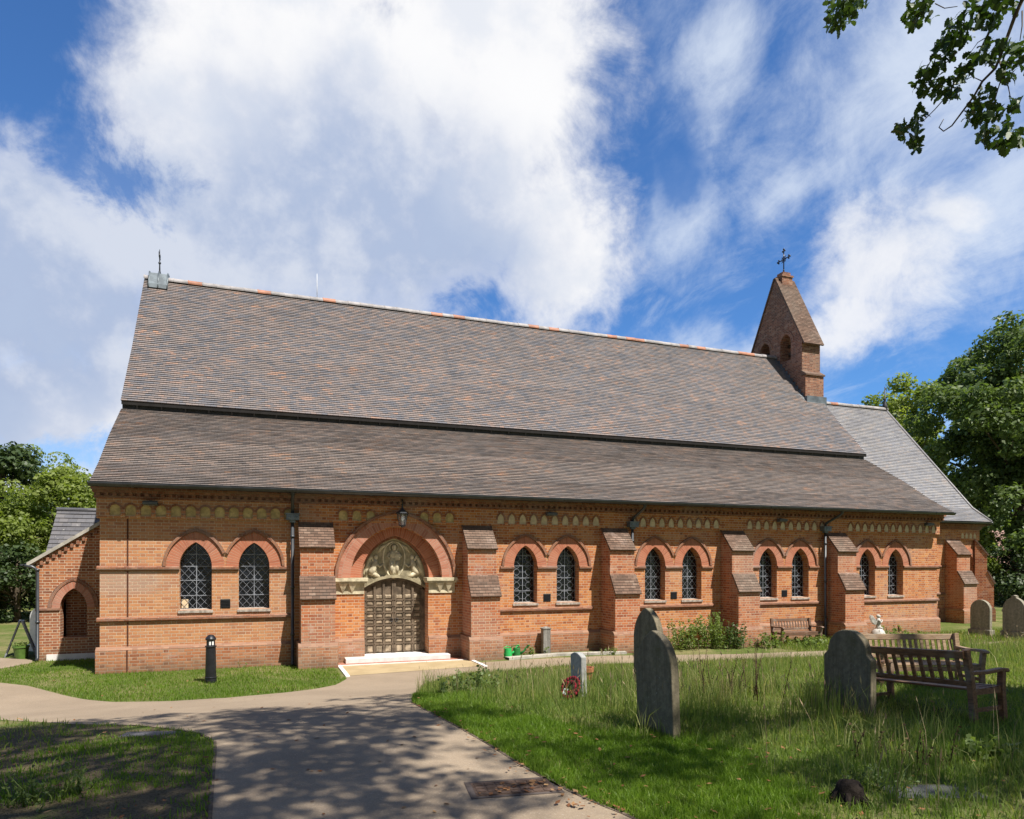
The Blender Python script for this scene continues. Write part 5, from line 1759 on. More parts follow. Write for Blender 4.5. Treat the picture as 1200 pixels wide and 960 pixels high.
for x, y, rz, lab, colr in ((6.50, -.72, .2, 'bright green watering can standing at the foot of the buttress', (0.03, 0.42, 0.10)), (6.78, -.66, -.35, 'dark green watering can with raised spout beside the brighter can', (0.02, 0.17, 0.04))):
    t = empty('watering_can', (x, y, .02), rz, lab, 'watering can')
    mt = plain('can_plastic', colr, .35, .5, var=.15)
    mb = MB(); mb.lathe([(.11, 0), (.115, .02), (.10, .24), (.095, .25), (.08, .25), (.085, .05), (.01, .04)], 18); mb.build('can_body', mt, t)
    mb = MB(); mb.tube([(.09, 0, .07), (.20, 0, .15), (.28, 0, .27), (.33, 0, .30)], [.045, .028, .02, .026], 10); mb.lathe([(.02, .285), (.045, .31), (.045, .325)], 12, (.335, 0, 0)); mb.build('spout', mt, t)
    mb = MB(); mb.tube([(-.09, 0, .06), (-.17, 0, .14), (-.14, 0, .27), (-.04, 0, .31), (.06, 0, .29), (.09, 0, .24)], .013, 8); mb.build('handle', mt, t)

# white angel figure on its rock
M_STATUE = plain('painted_statue', (0.52, 0.50, 0.46), .7, .3, var=.25, scale=12)
t = empty('angel_statue', (20.25, -0.55, 0.04), math.radians(62), 'small white angel statue on a mound behind the benches', 'statue')
mb = MB()
mb.lathe([(.26, -.05), (.25, .08), (.20, .22), (.13, .30), (.05, .32)], 14, (0, 0, 0), True)
r_ = random.Random(9)
mb.v = [(x * (1 + r_.uniform(-.08, .08)), y * (1 + r_.uniform(-.08, .08)), z) for x, y, z in mb.v]
mb.build('rock_base', M_STATUE, t)
mb = MB()
mb.tube([(0, 0, .26), (0, -.005, .36), (.0, 0, .46), (0, 0, .56), (0, .0, .64), (0, 0, .68)], [.10, .088, .07, .082, .07, .035], 14)
mb.ball((0, -.02, .735), (.055, .06, .065), 12, 9)
mb.ball((0, -.078, .733), (.011, .014, .013), 6, 4)
mb.ball((0, .01, .75), (.06, .06, .058), 10, 7)
for s in (-1, 1):
    mb.tube([(s * .075, 0, .62), (s * .10, -.05, .53), (s * .045, -.11, .57), (s * .012, -.115, .63)], [.028, .025, .02, .014], 8)
    mb.tube([(s * .045, 0, .36), (s * .055, -.11, .33), (s * .05, -.07, .24), (s * .05, .04, .235)], [.05, .042, .03, .022], 8)
mb.build('figure', M_STATUE, t)
for s in (-1, 1):
    mb = MB()
    outl = [(0, .50), (.06, .60), (.16, .72), (.24, .76), (.27, .70), (.25, .60), (.20, .50), (.12, .42), (.04, .42)]
    mb.prism([(x * .85 + .05, z + .03) for x, z in outl], 'x', s * .05 - .014, s * .05 + .014)
    mb.build('wing', M_STATUE, t, bevel=.01)

# ------------------------------------------------------------------ benches
def bench(label, loc, rz, L, mat, h=0.90, seat=0.43, depth=0.56, slats=None):
    """built along x, back at y=0, front at y=-depth"""
    t = empty('park_bench', loc, rz, label, 'bench', 'wooden benches in the churchyard')
    a = L / 2 - .035
    for s in (-1, 1):
        lb = MB()
        pf = [(-.035, 0), (.035, 0), (.04, seat), (.10, h), (.035, h + .012), (-.03, seat)]
        lb.prism([(y, z) for y, z in pf], 'x', s * a - .035, s * a + .035)
        lb.build('back_leg', mat, t, bevel=.006)
        fb2 = MB()
        fb2.prism([(-depth, 0), (-depth + .07, 0), (-depth + .07, seat - .02), (-depth + .04, .60), (-depth - .03, .60), (-depth + .005, seat - .02)], 'x', s * a - .035, s * a + .035)
        fb2.build('front_leg', mat, t, bevel=.006)
        ab = MB()
        arm = [(.05, .615), (-.25, .605), (-depth + .02, .625), (-depth - .06, .615), (-depth - .085, .585), (-depth - .06, .565), (-depth, .585), (-.25, .565), (.04, .57)]
        ab.prism(arm, 'x', s * a - .042, s * a + .042)
        ab.build('armrest', mat, t, bevel=.008)
        sb = MB(); sb.bar((s * a, 0, .16), (s * a, -depth + .03, .16), .03, .045); sb.bar((s * a, 0.0, seat - .035), (s * a, -depth + .03, seat - .035), .04, .06)
        sb.build('stretcher', mat, t)
    bb = MB()
    yb = lambda z: .0 + (z - seat) * .10 / (h - seat) - .0
    bb.bar((-a, yb(h - .06) + .02, h - .055), (a, yb(h - .06) + .02, h - .055), .035, .09, up=(0, .2, 1))
    bb.bar((-a, yb(seat + .06) + .01, seat + .07), (a, yb(seat + .06) + .01, seat + .07), .032, .06, up=(0, .2, 1))
    br = bb.build('back_rail', mat, t, bevel=.005)
    n = slats or int(L / .10)
    for k in range(n):
        x = -a + .035 + (2 * a - .07) * (k + .5) / n
        kb = MB(); kb.bar((x, yb(seat + .09) + .012, seat + .09), (x, yb(h - .1) + .02, h - .095), .045, .018, up=(0, 1, 0))
        kb.build('back_slat', mat, t)
    for k in range(5):
        y = -.05 - k * (depth - .08) / 4.4
        kb = MB(); kb.box(-a - .02, a + .02, y - .04, y + .04, seat - .012 - .006 * math.sin(k), seat + .010 - .006 * math.sin(k)); kb.build('seat_slat', mat, t, bevel=.004)
    kb = MB(); kb.box(-a, a, -depth + .02, -depth + .045, seat - .085, seat - .013); kb.build('seat_rail', mat, t)
    return t


# near: its back to the path, seat to the east
P0 = Vector((7.76, -13.06, 0))                        # foot of the near back leg
ax_ = Vector((-.05, 1, 0)).normalized()
c_ = P0 + ax_ * (1.55 / 2 - .035)
nb = bench('dark brown bench seen from behind, its back slats beside the mossy headstone', gz(c_.x, c_.y), math.atan2(ax_.y, ax_.x), 1.55, M_BENCHDARK, h=.86, seat=.40, depth=.56, slats=12)
nb.location.z -= .05
nb.rotation_euler.y = math.radians(3.5)
P0 = Vector((10.5, -10.80, 0)); ax_ = Vector((-CS, SN, 0))
c_ = P0 + ax_ * (1.60 / 2 - .035)
bench('lighter weathered bench facing the path, just behind the dark bench', gz(c_.x, c_.y), math.atan2(-ax_.y, -ax_.x), 1.60, M_BENCHMID, h=.80, seat=.38, depth=.60, slats=16).location.z -= .045
bench('red-brown wooden bench standing against the church wall between buttresses', (16.2, -.85, 0), math.radians(-8), 1.45, M_BENCHFAR, h=.84, slats=13)

# ------------------------------------------------------------------ weeds and plants along the wall
def weed(label, x, y, n, hmin, hmax, spread, leaf, mat, seed, group='weeds growing along the church wall'):
    rr = random.Random(seed)
    t = empty('weed_plant', gz(x, y), 0, label, 'plant', group)
    sm, pts = MB(), []
    for k in range(n):
        bx, by = rr.gauss(0, spread * .5), rr.gauss(0, spread * .35)
        h = rr.uniform(hmin, hmax)
        tx, ty = bx + rr.gauss(0, .10), by + rr.gauss(0, .08)
        sm.tube([(bx, by, -.03), ((bx + tx) / 2 + rr.gauss(0, .02), (by + ty) / 2, h * .5), (tx, ty, h)], [.007, .005, .002], 5)
        m_ = int(h / .018)
        for i in range(m_):
            f = rr.uniform(.08, 1.02)
            r = leaf * (1.4 - f * .9) * rr.uniform(.3, 1.2)
            a = rr.uniform(0, 6.283)
            pts.append((bx + (tx - bx) * f + r * math.cos(a), by + (ty - by) * f + r * math.sin(a), h * f + rr.uniform(-.02, .03)))
    sm.build('stems', mat, t)
    leaf_cloud(pts, leaf, mat, 'leaves', t)
weed('tall leafy weeds in the shadow left of the fourth buttress', 13.05, -.75, 34, .5, 1.15, .55, .075, M_LEAFWEED, 1)
weed('bushy pale weeds round the terracotta bowl by the wall', 12.2, -.80, 40, .3, .95, .55, .07, M_LEAFWEED, 2)
weed('clump of dark leafy weeds against the side of the fourth buttress', 13.75, -1.15, 22, .4, .95, .35, .08, M_LEAFSYC, 3)
weed('low weeds at the foot of the buttress left of the wall bench', 14.9, -1.35, 22, .15, .5, .5, .10, M_LEAFWEED, 4)
weed('low green weeds under the wooden bench by the wall', 16.3, -1.6, 46, .12, .40, .9, .10, M_LEAFWEED, 5)
weed('tall weeds in the corner between aisle and chancel', 24.6, 1.4, 26, .4, 1.1, .6, .12, M_LEAFWEED, 6)
weed('small weeds sprouting beside the green watering cans', 7.25, -.55, 12, .08, .28, .4, .07, M_LEAFWEED, 7)
weed('small weeds at the base of the third buttress', 9.6, -1.12, 12, .06, .25, .35, .06, M_LEAFWEED, 8)
weed('leafy bramble at the grass tip beside the path fork', 3.35, -7.6, 46, .12, .38, .65, .07, M_LEAFSYC, 9, 'weeds in the churchyard grass')
weed('sunlit patch of broad pale leaves at the lower right', 6.55, -14.0, 24, .06, .20, .22, .10, M_LEAFWEED, 10, 'weeds in the churchyard grass')
weed('tall dark dock stems in the long grass between the headstones', 6.0, -10.9, 14, .45, .85, .5, .022, M_DOCK, 11, 'weeds in the churchyard grass')
weed('weeds at the base of the plinth in front of the lawn, near the rainwater pipe', .1, -.22, 8, .06, .16, .5, .05, M_LEAFWEED, 12)
weed('green weeds behind the white angel statue', 21.2, -.35, 20, .12, .45, .8, .09, M_LEAFWEED, 13)
weed('thin straggling stems in the rough grass behind the sunk grave slab', 5.7, -13.9, 14, .12, .38, .45, .03, M_DOCK, 15, 'weeds in the churchyard grass')
weed('low nettle-like clump at the right edge of the foreground grass', 6.9, -14.6, 40, .10, .30, .40, .05, M_LEAFSYC, 16, 'weeds in the churchyard grass')
weed('small leafy clump between the dark stump and the sunk slab', 4.75, -14.35, 20, .06, .20, .22, .035, M_LEAFSYC, 17, 'weeds in the churchyard grass')
weed('ragged leafy weeds in the lower left corner of the lawn', -1.60, -12.35, 30, .08, .26, .35, .035, M_LEAFWEED, 14, 'weeds in the churchyard grass')

# ------------------------------------------------------------------ grass (one mass each)
HOLES = [(-1.12, -10.05, .28), (5.15, -14.6, .25)]
def blades(name, n, region, poly_keep, poly_drop, hmin, hmax, w, lean, mat, dens=None, seed=0, clump=0.0, heads=0.0, soft_keep=None, soft_drop=None):
    rng = np.random.default_rng(seed)
    x0, x1, y0, y1 = region
    x = rng.uniform(x0, x1, n); y = rng.uniform(y0, y1, n)
    if clump:
        m_ = max(10, n // 60)
        cx, cy = rng.uniform(x0, x1, m_), rng.uniform(y0, y1, m_)
        ci = rng.integers(0, m_, n)
        k = rng.random(n) < clump
        x = np.where(k, cx[ci] + rng.normal(0, .16, n), x); y = np.where(k, cy[ci] + rng.normal(0, .16, n), y)
    ok = np.ones(n, bool)
    for p in poly_drop: ok &= ~in_poly(x, y, p)
    if poly_keep is not None: ok &= in_poly(x, y, poly_keep)
    if soft_keep is not None or soft_drop is not None:
        xj = x + (fbm(x * 1.6, y * 1.6, 21) - .5) * 1.7 + rng.normal(0, .16, n)
        yj = y + (fbm(x * 1.6, y * 1.6, 25) - .5) * 1.2 + rng.normal(0, .16, n)
        if soft_keep is not None: ok &= in_poly(xj, yj, soft_keep)
        if soft_drop is not None: ok &= ~in_poly(xj, yj, soft_drop)
    if dens is not None: ok &= rng.random(n) < dens(x, y)
    x, y = x[ok], y[ok]
    n = len(x)
    hs = rng.uniform(hmin, hmax, n) * (0.75 + 0.5 * vnoise(x * 1.3, y * 1.3, seed))
    a = rng.uniform(0, 2 * np.pi, n)
    ww = w * rng.uniform(.6, 1.3, n)
    la = rng.uniform(0, 2 * np.pi, n)
    ln = np.abs(rng.normal(0, lean, n)) * hs
    z = ground_h(x, y) - 0.01
    sx, sy = np.cos(a) * ww / 2, np.sin(a) * ww / 2
    lx, ly = np.cos(la) * ln, np.sin(la) * ln
    b0 = np.stack([x - sx, y - sy, z], -1); b1 = np.stack([x + sx, y + sy, z], -1)
    m0 = np.stack([x - sx * .75 + lx * .3, y - sy * .75 + ly * .3, z + hs * .55], -1); m1 = np.stack([x + sx * .75 + lx * .3, y + sy * .75 + ly * .3, z + hs * .55], -1)
    tip = np.stack([x + lx, y + ly, z + hs * np.sqrt(np.clip(1 - (ln / hs * .6) ** 2, .2, 1))], -1)
    V = np.stack([b0, b1, m1, m0, tip], 1).reshape(-1, 3)
    base = (np.arange(n) * 5)[:, None]
    idx = (base + np.array([0, 1, 2, 3, 3, 2, 4])).ravel().astype(np.int32)
    st = np.stack([np.arange(n) * 7, np.arange(n) * 7 + 4], 1).ravel().astype(np.int32)
    if heads:
        up = (tip - (m0 + m1) / 2); up /= np.linalg.norm(up, axis=1, keepdims=True)
        hl = rng.uniform(.04, .11, (n, 1)) * heads
        sd = np.stack([np.cos(a), np.sin(a), 0 * a], -1) * rng.uniform(.004, .011, (n, 1)) * heads
        H = np.stack([tip - up * hl, tip - up * hl * .5 + sd, tip + up * hl * .35, tip - up * hl * .5 - sd], 1).reshape(-1, 3)
        st = np.concatenate([st, len(idx) + np.arange(n) * 4]).astype(np.int32)
        idx = np.concatenate([idx, len(V) + np.arange(4 * n)]).astype(np.int32)
        V = np.concatenate([V, H])
    me = bpy.data.meshes.new(name)
    me.vertices.add(len(V)); me.vertices.foreach_set('co', V.astype(np.float32).ravel())
    me.loops.add(len(idx)); me.loops.foreach_set('vertex_index', idx)
    me.polygons.add(len(st)); me.polygons.foreach_set('loop_start', st)
    me.update(calc_edges=True); me.validate()
    me.materials.append(mat)
    o = bpy.data.objects.new(name, me); COL.objects.link(o)
    o['kind'] = 'stuff'
    return o


_tab = np.random.default_rng(99).random((64, 64))
def vnoise(x, y, s=0):
    x, y = np.asarray(x) + s * 7.3, np.asarray(y) + s * 3.1
    ix, iy = np.floor(x).astype(int), np.floor(y).astype(int)
    fx, fy = x - ix, y - iy
    fx, fy = fx * fx * (3 - 2 * fx), fy * fy * (3 - 2 * fy)
    t = lambda i, j: _tab[i % 64, j % 64]
    return (t(ix, iy) * (1 - fx) + t(ix + 1, iy) * fx) * (1 - fy) + (t(ix, iy + 1) * (1 - fx) + t(ix + 1, iy + 1) * fx) * fy


def fbm(x, y, s=0):
    return (vnoise(x, y, s) + .5 * vnoise(x * 2.1, y * 2.1, s + 1) + .25 * vnoise(x * 4.3, y * 4.3, s + 2)) / 1.75


WALLBOX = [(-3.6, -.1), (24, -.1), (24, 3.6), (34, 3.6), (34, 16), (-5.5, 16), (-5.5, 3.0), (-3.6, 3.0)]
DROP = [PATH_OUT, PATH_W, WALLBOX, [(1.8, -2.6), (1.8, 0), (5.5, 0), (5.5, -2.3)]]
for hx, hy, hr in HOLES:
    DROP.append([(hx + hr * 1.05 * math.cos(2 * math.pi * k / 10), hy + hr * .5 * math.sin(2 * math.pi * k / 10)) for k in range(10)])
lawnA = [(p.x, p.y) for p in LAWN_A] + [(1.9, -2.2), (1.9, 0), (-3.4, 0), (-3.4, 3.0), (-5.4, 3.0), (-5.55, 2.6), (-6.1, 1.4), (-7.2, .2)]
blades('grass', 60000, (-7.5, 2.2, -6, 3.2), lawnA, DROP, .035, .085, .012, .5, M_LAWN, seed=1)
# lower left lawn: patchy, worn soil
def dens_b(x, y): return np.clip((fbm(x * 1.1, y * 1.5, 3) - .47) * 5.0, .035, 1)
blades('grass', 90000, (-9, -.1, -15, -8.7), None, DROP, .03, .085, .009, .6, M_LAWN, dens_b, seed=2, clump=.45)
blades('grass', 26000, (-22, -2, -13, -2), None, DROP, .04, .10, .014, .6, M_LAWNDRY, seed=3)
# right of the path: mown strip along its edge
redge = [(p.x, p.y) for p in [on_ground(*q) for q in [(484, 814), (483, 824), (496, 831), (517, 842), (545, 857), (573, 873), (614, 899), (653, 921), (697, 941), (730, 954), (860, 1015)]]]
strip = [(a_ - 1.6, b_ - .3) for a_, b_ in redge] + [(p.x, p.y) for p in [on_ground(*q) for q in [(990, 1010), (905, 940), (862, 892), (770, 866), (700, 853), (612, 835), (560, 820), (518, 809)]]]
blades('grass', 330000, (1.5, 7.5, -16.5, -7.5), None, DROP, .04, .095, .008, .55, M_LAWN, seed=4, soft_keep=strip)
# rest of the churchyard: drier, uneven
def dens_c(x, y):
    d = np.hypot(x, y + 18.7)
    return np.clip(1.25 - d / 26, .16, 1) * np.clip(.45 + 1.2 * (fbm(x * .7, y * .7, 5) - .25), .2, 1)
blades('grass', 420000, (2.2, 16, -16.5, -2.4), None, DROP, .04, .13, .0095, .6, M_LAWNDRY, dens_c, seed=5, soft_drop=strip)
blades('grass', 90000, (15, 36, -12, -.1), None, DROP, .06, .20, .02, .5, M_LAWNDRY, seed=6)
# long meadow grass in tufts round the stones
def dens_d(x, y):
    m_ = np.zeros_like(x)
    for cx, cy, rx, ry, k in ((5.6, -10.9, 1.5, 1.1, 2.2), (4.6, -10.4, 1.1, 1.5, .6), (6.9, -11.2, .9, .8, 1.6), (4.1, -8.6, 1.6, 1.2, .5), (5.5, -6.5, 3.0, 1.9, .42), (9.5, -6.5, 4.0, 2.0, .22), (12.5, -8.0, 3.0, 2.2, .2), (15.5, -7.0, 5, 2.6, .4), (22, -5, 7, 3.0, .6), (6.6, -12.4, .5, .45, .8), (4.2, -12.2, .5, .5, .7), (6.2, -14.0, 1.7, 1.1, .55), (5.0, -13.6, .8, .6, .3)):
        r = np.hypot((x - cx) / rx, (y - cy) / ry)
        m_ = np.maximum(m_, k * np.clip(1.35 - r, 0, 1))
    return np.clip(m_, 0, 2) * np.clip(.04 + 3.0 * (fbm(x * 1.7, y * 1.7, 8) - .40), .03, 1)
DROPM = DROP + [[(7.0, -13.9), (8.9, -13.5), (8.9, -11.0), (7.3, -11.2)]]
blades('long_grass', 190000, (2.4, 18, -15.4, -3.8), None, DROPM, .16, .46, .008, .38, M_MEADOW, dens_d, seed=7, clump=.5)
blades('long_grass', 60000, (2.6, 30, -15.0, -1.0), None, DROPM, .30, .60, .006, .28, M_SEED, lambda x, y: dens_d(x, y) * .30 + .005, seed=8, clump=.6, heads=1.0)
blades('long_grass', 60000, (15, 34, -9, -1), None, DROP, .15, .45, .016, .35, M_MEADOW, dens_d, seed=9, clump=.5)

# fallen leaves and litter
pts = []
for _ in range(420):
    u = random.uniform(0, 1200); v = random.uniform(800, 985)
    p = on_ground(u, v)
    k = 1 if in_poly(np.array([p.x]), np.array([p.y]), PATH_OUT)[0] else 3
    if random.random() < (.45 if k == 1 else .9): pts.append((p.x, p.y, p.z + (.012 if k == 1 else .05)))
for i in range(16): 
    q = redge[2 + i % 8]; pts += [(q[0] + random.gauss(.03, .12), q[1] + random.gauss(0, .25), gh(q[0], q[1]) + .03) for _ in range(9)]
for _ in range(26): pts.append((1.98 + random.gauss(0, .16), -13.33 + random.gauss(0, .08), gh(0, -13.3) + .022))
P = np.array(pts); n = len(P)
a = RNG.uniform(0, 6.28, n); s = RNG.uniform(.012, .038, n)
dx, dy = np.stack([np.cos(a), np.sin(a), RNG.uniform(-.3, .3, n)], -1) * s[:, None], np.stack([-np.sin(a), np.cos(a), RNG.uniform(-.3, .3, n)], -1) * (s * .55)[:, None]
o = np_mesh('fallen_leaves', np.stack([P - dx, P + dy, P + dx, P - dy], 1).reshape(-1, 3), np.full(n, 4), M_DEADLEAF)
o['kind'] = 'stuff'

# ------------------------------------------------------------------ trees
def limb_path(rr, a, d, L, n=5, wob=.18, up=.1):
    pts = [Vector(a)]
    d = Vector(d).normalized()
    for _ in range(n):
        d = (d + Vector((rr.gauss(0, wob), rr.gauss(0, wob), rr.gauss(0, wob) + up))).normalized()
        pts.append(pts[-1] + d * L / n)
    return pts


def tree(name, label, base, height, crown, leaf, nleaf, mat, seed, clumps=110, clump_r=1.3, trunk_r=.3, group=None, thin=1.0, droop=0.0, keep=None, cat='tree'):
    """crown: list of (offset xyz, radii xyz) ellipsoids; leaves gather in clumps on them"""
    rr = random.Random(seed)
    rng = np.random.default_rng(seed)
    t = empty(name, base, 0, label, cat, group)
    tb = MB()
    top = crown[0][0]
    tr = [Vector((0, 0, -.2)), Vector((rr.gauss(0, .1), rr.gauss(0, .1), height * .18)), Vector((top[0] * .4, top[1] * .4, height * .4)), Vector((top[0] * .8, top[1] * .8, height * .65)), Vector((top[0], top[1], height * .86))]
    tb.tube(tr, [trunk_r * 1.35, trunk_r, trunk_r * .8, trunk_r * .45, trunk_r * .12], 12)
    cents = []
    vol = [c[1][0] * c[1][1] * c[1][2] for c in crown]
    tot = sum(vol)
    for (o, r), v in zip(crown, vol):
        for _ in range(max(3, int(clumps * v / tot))):
            for _try in range(20):
                q = rng.normal(size=3); q /= np.linalg.norm(q)
                rad = rng.uniform(.45, 1.0) ** .6
                p = np.array(o) + q * np.array(r) * rad
                w = np.array(base) + p
                if p[2] > .3 and (keep is None or keep(w)): 
                    cents.append(p); break
    # limbs reach for the clumps
    for p in cents[::max(1, len(cents) // 42)]:
        f = rr.uniform(.25, .8)
        k = min(3, int(f * 4)); s0 = tr[k].lerp(tr[k + 1], f * 4 - k)
        e = Vector(p)
        mid_ = s0.lerp(e, .5) + Vector((rr.gauss(0, .25), rr.gauss(0, .25), rr.uniform(0, .5)))
        rad0 = trunk_r * (.42 - .3 * f)
        tb.tube([s0, s0.lerp(mid_, .5) + Vector((0, 0, .1)), mid_, mid_.lerp(e, .55), e], [rad0, rad0 * .8, rad0 * .55, rad0 * .35, rad0 * .1], 7)
    tb.build('trunk', M_BARK, t)
    cents = np.array(cents)
    per = max(4, nleaf // len(cents))
    P, O = [], []
    for c in cents:
        cr = clump_r * rng.uniform(.55, 1.25)
        m_ = int(per * rng.uniform(.6, 1.4) * (cr / clump_r) ** 1.5)
        q = rng.normal(size=(m_, 3)); q /= np.linalg.norm(q, axis=1, keepdims=True)
        rad = rng.uniform(.35, 1.05, (m_, 1)) ** .7
        p = c + q * rad * cr * np.array([1.0, 1.0, .72])
        p[:, 2] -= droop * (rad[:, 0] ** 2) * cr
        P.append(p); O.append(q)
    P, O = np.concatenate(P), np.concatenate(O)
    if keep is not None:
        W = P + np.array(base)
        k = np.array([keep(w) for w in W])
        P, O = P[k], O[k]
    n = len(P)
    nrm = O * .6 + rng.normal(size=(n, 3)) * .55 + np.array([0, 0, .55])
    nrm /= np.linalg.norm(nrm, axis=1, keepdims=True)
    a = rng.normal(size=(n, 3)); a -= nrm * (a * nrm).sum(1, keepdims=True); a /= np.linalg.norm(a, axis=1, keepdims=True)
    b2 = np.cross(nrm, a)
    s = (leaf * rng.uniform(.6, 1.35, n))[:, None]
    V = np.stack([P - a * s * .55, P - a * s * .1 + b2 * s * .36 + nrm * s * .10, P + a * s * .6 - nrm * s * .06, P - a * s * .05 - b2 * s * .36 + nrm * s * .10], 1).reshape(-1, 3)
    np_mesh('crown', V, np.full(n, 4), mat, parent=t)
    return t


def place(u, dd):
    t_ = (u - 600) / FPX
    return (dd * (SN + CS * t_), dd * (CS - SN * t_) - CAM_D, 0.0)

# left of the church
tree('yew_tree', 'dark dense yew rising at the far left edge', place(0, 40), 10.0, [((0, 0, 6.3), (2.6, 2.6, 3.6)), ((-2.5, 0, 4.2), (2.6, 2.6, 3.4)), ((.6, 0, 3.0), (2.4, 2.4, 2.6))], .26, 20000, M_LEAFDARK, 11, 90, .9, .32, 'trees beyond the west end')
tree('lime_tree', 'sunlit light green tree left of the church wall', place(66, 34), 7.8, [((0, 0, 4.6), (2.7, 2.3, 2.6)), ((1.3, 0, 4.4), (1.7, 1.7, 2.0)), ((-1.5, .5, 3.6), (1.9, 1.9, 2.2)), ((.2, -.4, 2.4), (2.4, 1.8, 1.5))], .17, 36000, M_LEAFLIME, 12, 150, .75, .2, 'trees beyond the west end')
tree('birch_tree', 'taller wispy tree showing sky through its drooping twigs', place(38, 43), 10.6, [((0, 0, 7.0), (2.4, 2.0, 3.0)), ((1.5, 0, 7.2), (1.2, 1.2, 1.7))], .17, 7500, M_LEAFLIME, 13, 70, .8, .16, 'trees beyond the west end', droop=.5)
tree('lime_tree', 'pale green tree partly hidden by the corner of the aisle roof', place(112, 46), 9.0, [((0, 0, 4.8), (2.8, 2.4, 2.7)), ((-1.6, 0, 3.2), (2.6, 2.2, 2.3))], .22, 16000, M_LEAFLIME, 14, 90, .9, .22, 'trees beyond the west end')
tree('holly_bush', 'dark low bush behind the A-board under the trees', place(20, 31), 3.6, [((0, 0, 1.7), (2.2, 1.6, 1.6)), ((-2.3, 0, 1.5), (1.8, 1.5, 1.5))], .16, 13000, M_LEAFDARK, 15, 60, .7, .12, 'trees beyond the west end', cat='bush')
tree('holly_bush', 'dark evergreen bush close behind the annex wall', place(70, 36), 3.8, [((0, 0, 1.8), (2.4, 1.6, 1.8))], .18, 10000, M_LEAFDARK, 16, 50, .7, .12, 'trees beyond the west end', cat='bush')
tree('yew_tree', 'dark tree at the left edge behind the yew', place(-60, 46), 9.5, [((0, 0, 5.5), (4.0, 3.0, 4.2))], .3, 12000, M_LEAFDARK, 17, 70, 1.1, .3, 'trees beyond the west end')

# right of the church
tree('sycamore_tree', 'tall spreading sycamore behind the chancel at the right edge', place(1196, 47), 20.6, [((0, 0, 14.0), (5.6, 5.2, 5.4)), ((-5.4, -.5, 10.8), (4.4, 4.0, 4.2)), ((4.5, 0, 10.5), (5.0, 4.5, 5.5)), ((-1.0, -2, 7.0), (5.0, 3.6, 3.4)), ((-3.2, -1.5, 4.6), (2.6, 2.2, 1.9))], .27, 84000, M_LEAFSYC, 21, 260, 1.25, .45, 'trees beyond the chancel')
tree('ash_tree', 'smaller lighter treetop just right of the bellcote', place(1050, 66), 20.6, [((0.4, 0, 16.8), (4.4, 4.0, 3.6)), ((-3.4, 0, 16.4), (2.6, 2.6, 2.3)), ((5.5, 0, 15.5), (4.5, 4.0, 4.2)), ((1, 0, 9.5), (5, 4, 4))], .30, 30000, M_LEAFLIME, 22, 90, 1.4, .35, 'trees beyond the chancel')
tree('holly_bush', 'dark evergreen mass in the shade behind the right hand headstones', place(1192, 43), 4.4, [((0, 0, 2.0), (2.6, 2.0, 2.1)), ((3.0, 0, 2.2), (2.5, 2.0, 2.3))], .2, 13000, M_LEAFDARK, 23, 70, .9, .15, 'trees beyond the chancel', cat='bush')
tree('laurel_bush', 'bright green bush beside the chancel corner', place(1152, 44), 5.4, [((0, 0, 3.5), (1.0, 1.0, 1.5)), ((.2, 0, 1.6), (1.1, 1.0, 1.4))], .2, 3800, M_LEAFLIME, 24, 34, .6, .08, 'trees beyond the chancel', cat='bush')
tree('sycamore_tree', 'farther tree filling the gap under the tall sycamore', place(1260, 70), 15, [((0, 0, 8.5), (7, 5, 6.5)), ((-7, 0, 5.5), (5.5, 4, 4.5))], .5, 14000, M_LEAFSYC, 25, 80, 1.7, .4, 'trees beyond the chancel')

# far woodland that closes the view behind the churchyard
pts = []
for _ in range(26000):
    a = random.uniform(-1.5, 1.55)
    r = random.uniform(115, 150)
    top = 9 + 5 * float(fbm(np.array([a * 9.0]), np.array([2.0]), 4)[0]) + 2.5 * math.sin(a * 23)
    pts.append((r * math.sin(a), -CAM_D + r * math.cos(a), top * random.random() ** .7))
wd = leaf_cloud(pts, 1.5, M_LEAFSYC, 'distant_woodland', None)
wd['kind'] = 'stuff'

# house beyond the churchyard
hp = place(1176, 58)
t = empty('house', hp, math.radians(-22), 'brown tiled house glimpsed between the chancel and the sycamore', 'house')
mb = MB(); mb.box(-4, 4, -3, 3, -.5, 2.5); hw = mb.build('wall', plain('house_render', (0.30, 0.22, 0.17), .9, .1), t)
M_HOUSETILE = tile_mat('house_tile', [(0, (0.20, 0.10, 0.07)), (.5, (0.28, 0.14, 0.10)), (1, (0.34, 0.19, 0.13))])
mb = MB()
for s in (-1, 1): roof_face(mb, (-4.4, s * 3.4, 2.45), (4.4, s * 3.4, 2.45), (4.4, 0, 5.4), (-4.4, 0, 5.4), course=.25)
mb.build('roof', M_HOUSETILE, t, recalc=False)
mb = MB(); mb.add([(4, -3, 2.5), (4, 3, 2.5), (4, 0, 5.1)], [(0, 1, 2)]); mb.add([(-4, -3, 2.5), (-4, 3, 2.5), (-4, 0, 5.1)], [(0, 1, 2)]); mb.build('gable', plain('house_gable', (0.30, 0.22, 0.17), .9, .1), t)
mb = MB(); mb.box(-4.4, 4.4, -3.44, -3.38, 2.38, 2.56); mb.build('fascia', M_WHITE, t)
mb = MB(); mb.tube([(-1.0, -3.06, 2.4), (-1.0, -3.06, 0)], .06, 8); mb.build('rainwater_pipe', M_WHITE, t)
for x in (-2.2, .6, 2.6):
    mb = MB(); mb.box(x - .5, x + .5, -3.03, -2.98, .9, 2.0); w_ = mb.build('window', M_WHITE, t)
    mb = MB(); mb.box(x - .44, x - .03, -3.045, -3.031, .96, 1.94); mb.box(x + .03, x + .44, -3.045, -3.031, .96, 1.94); mb.build('pane', M_GLASS, w_)

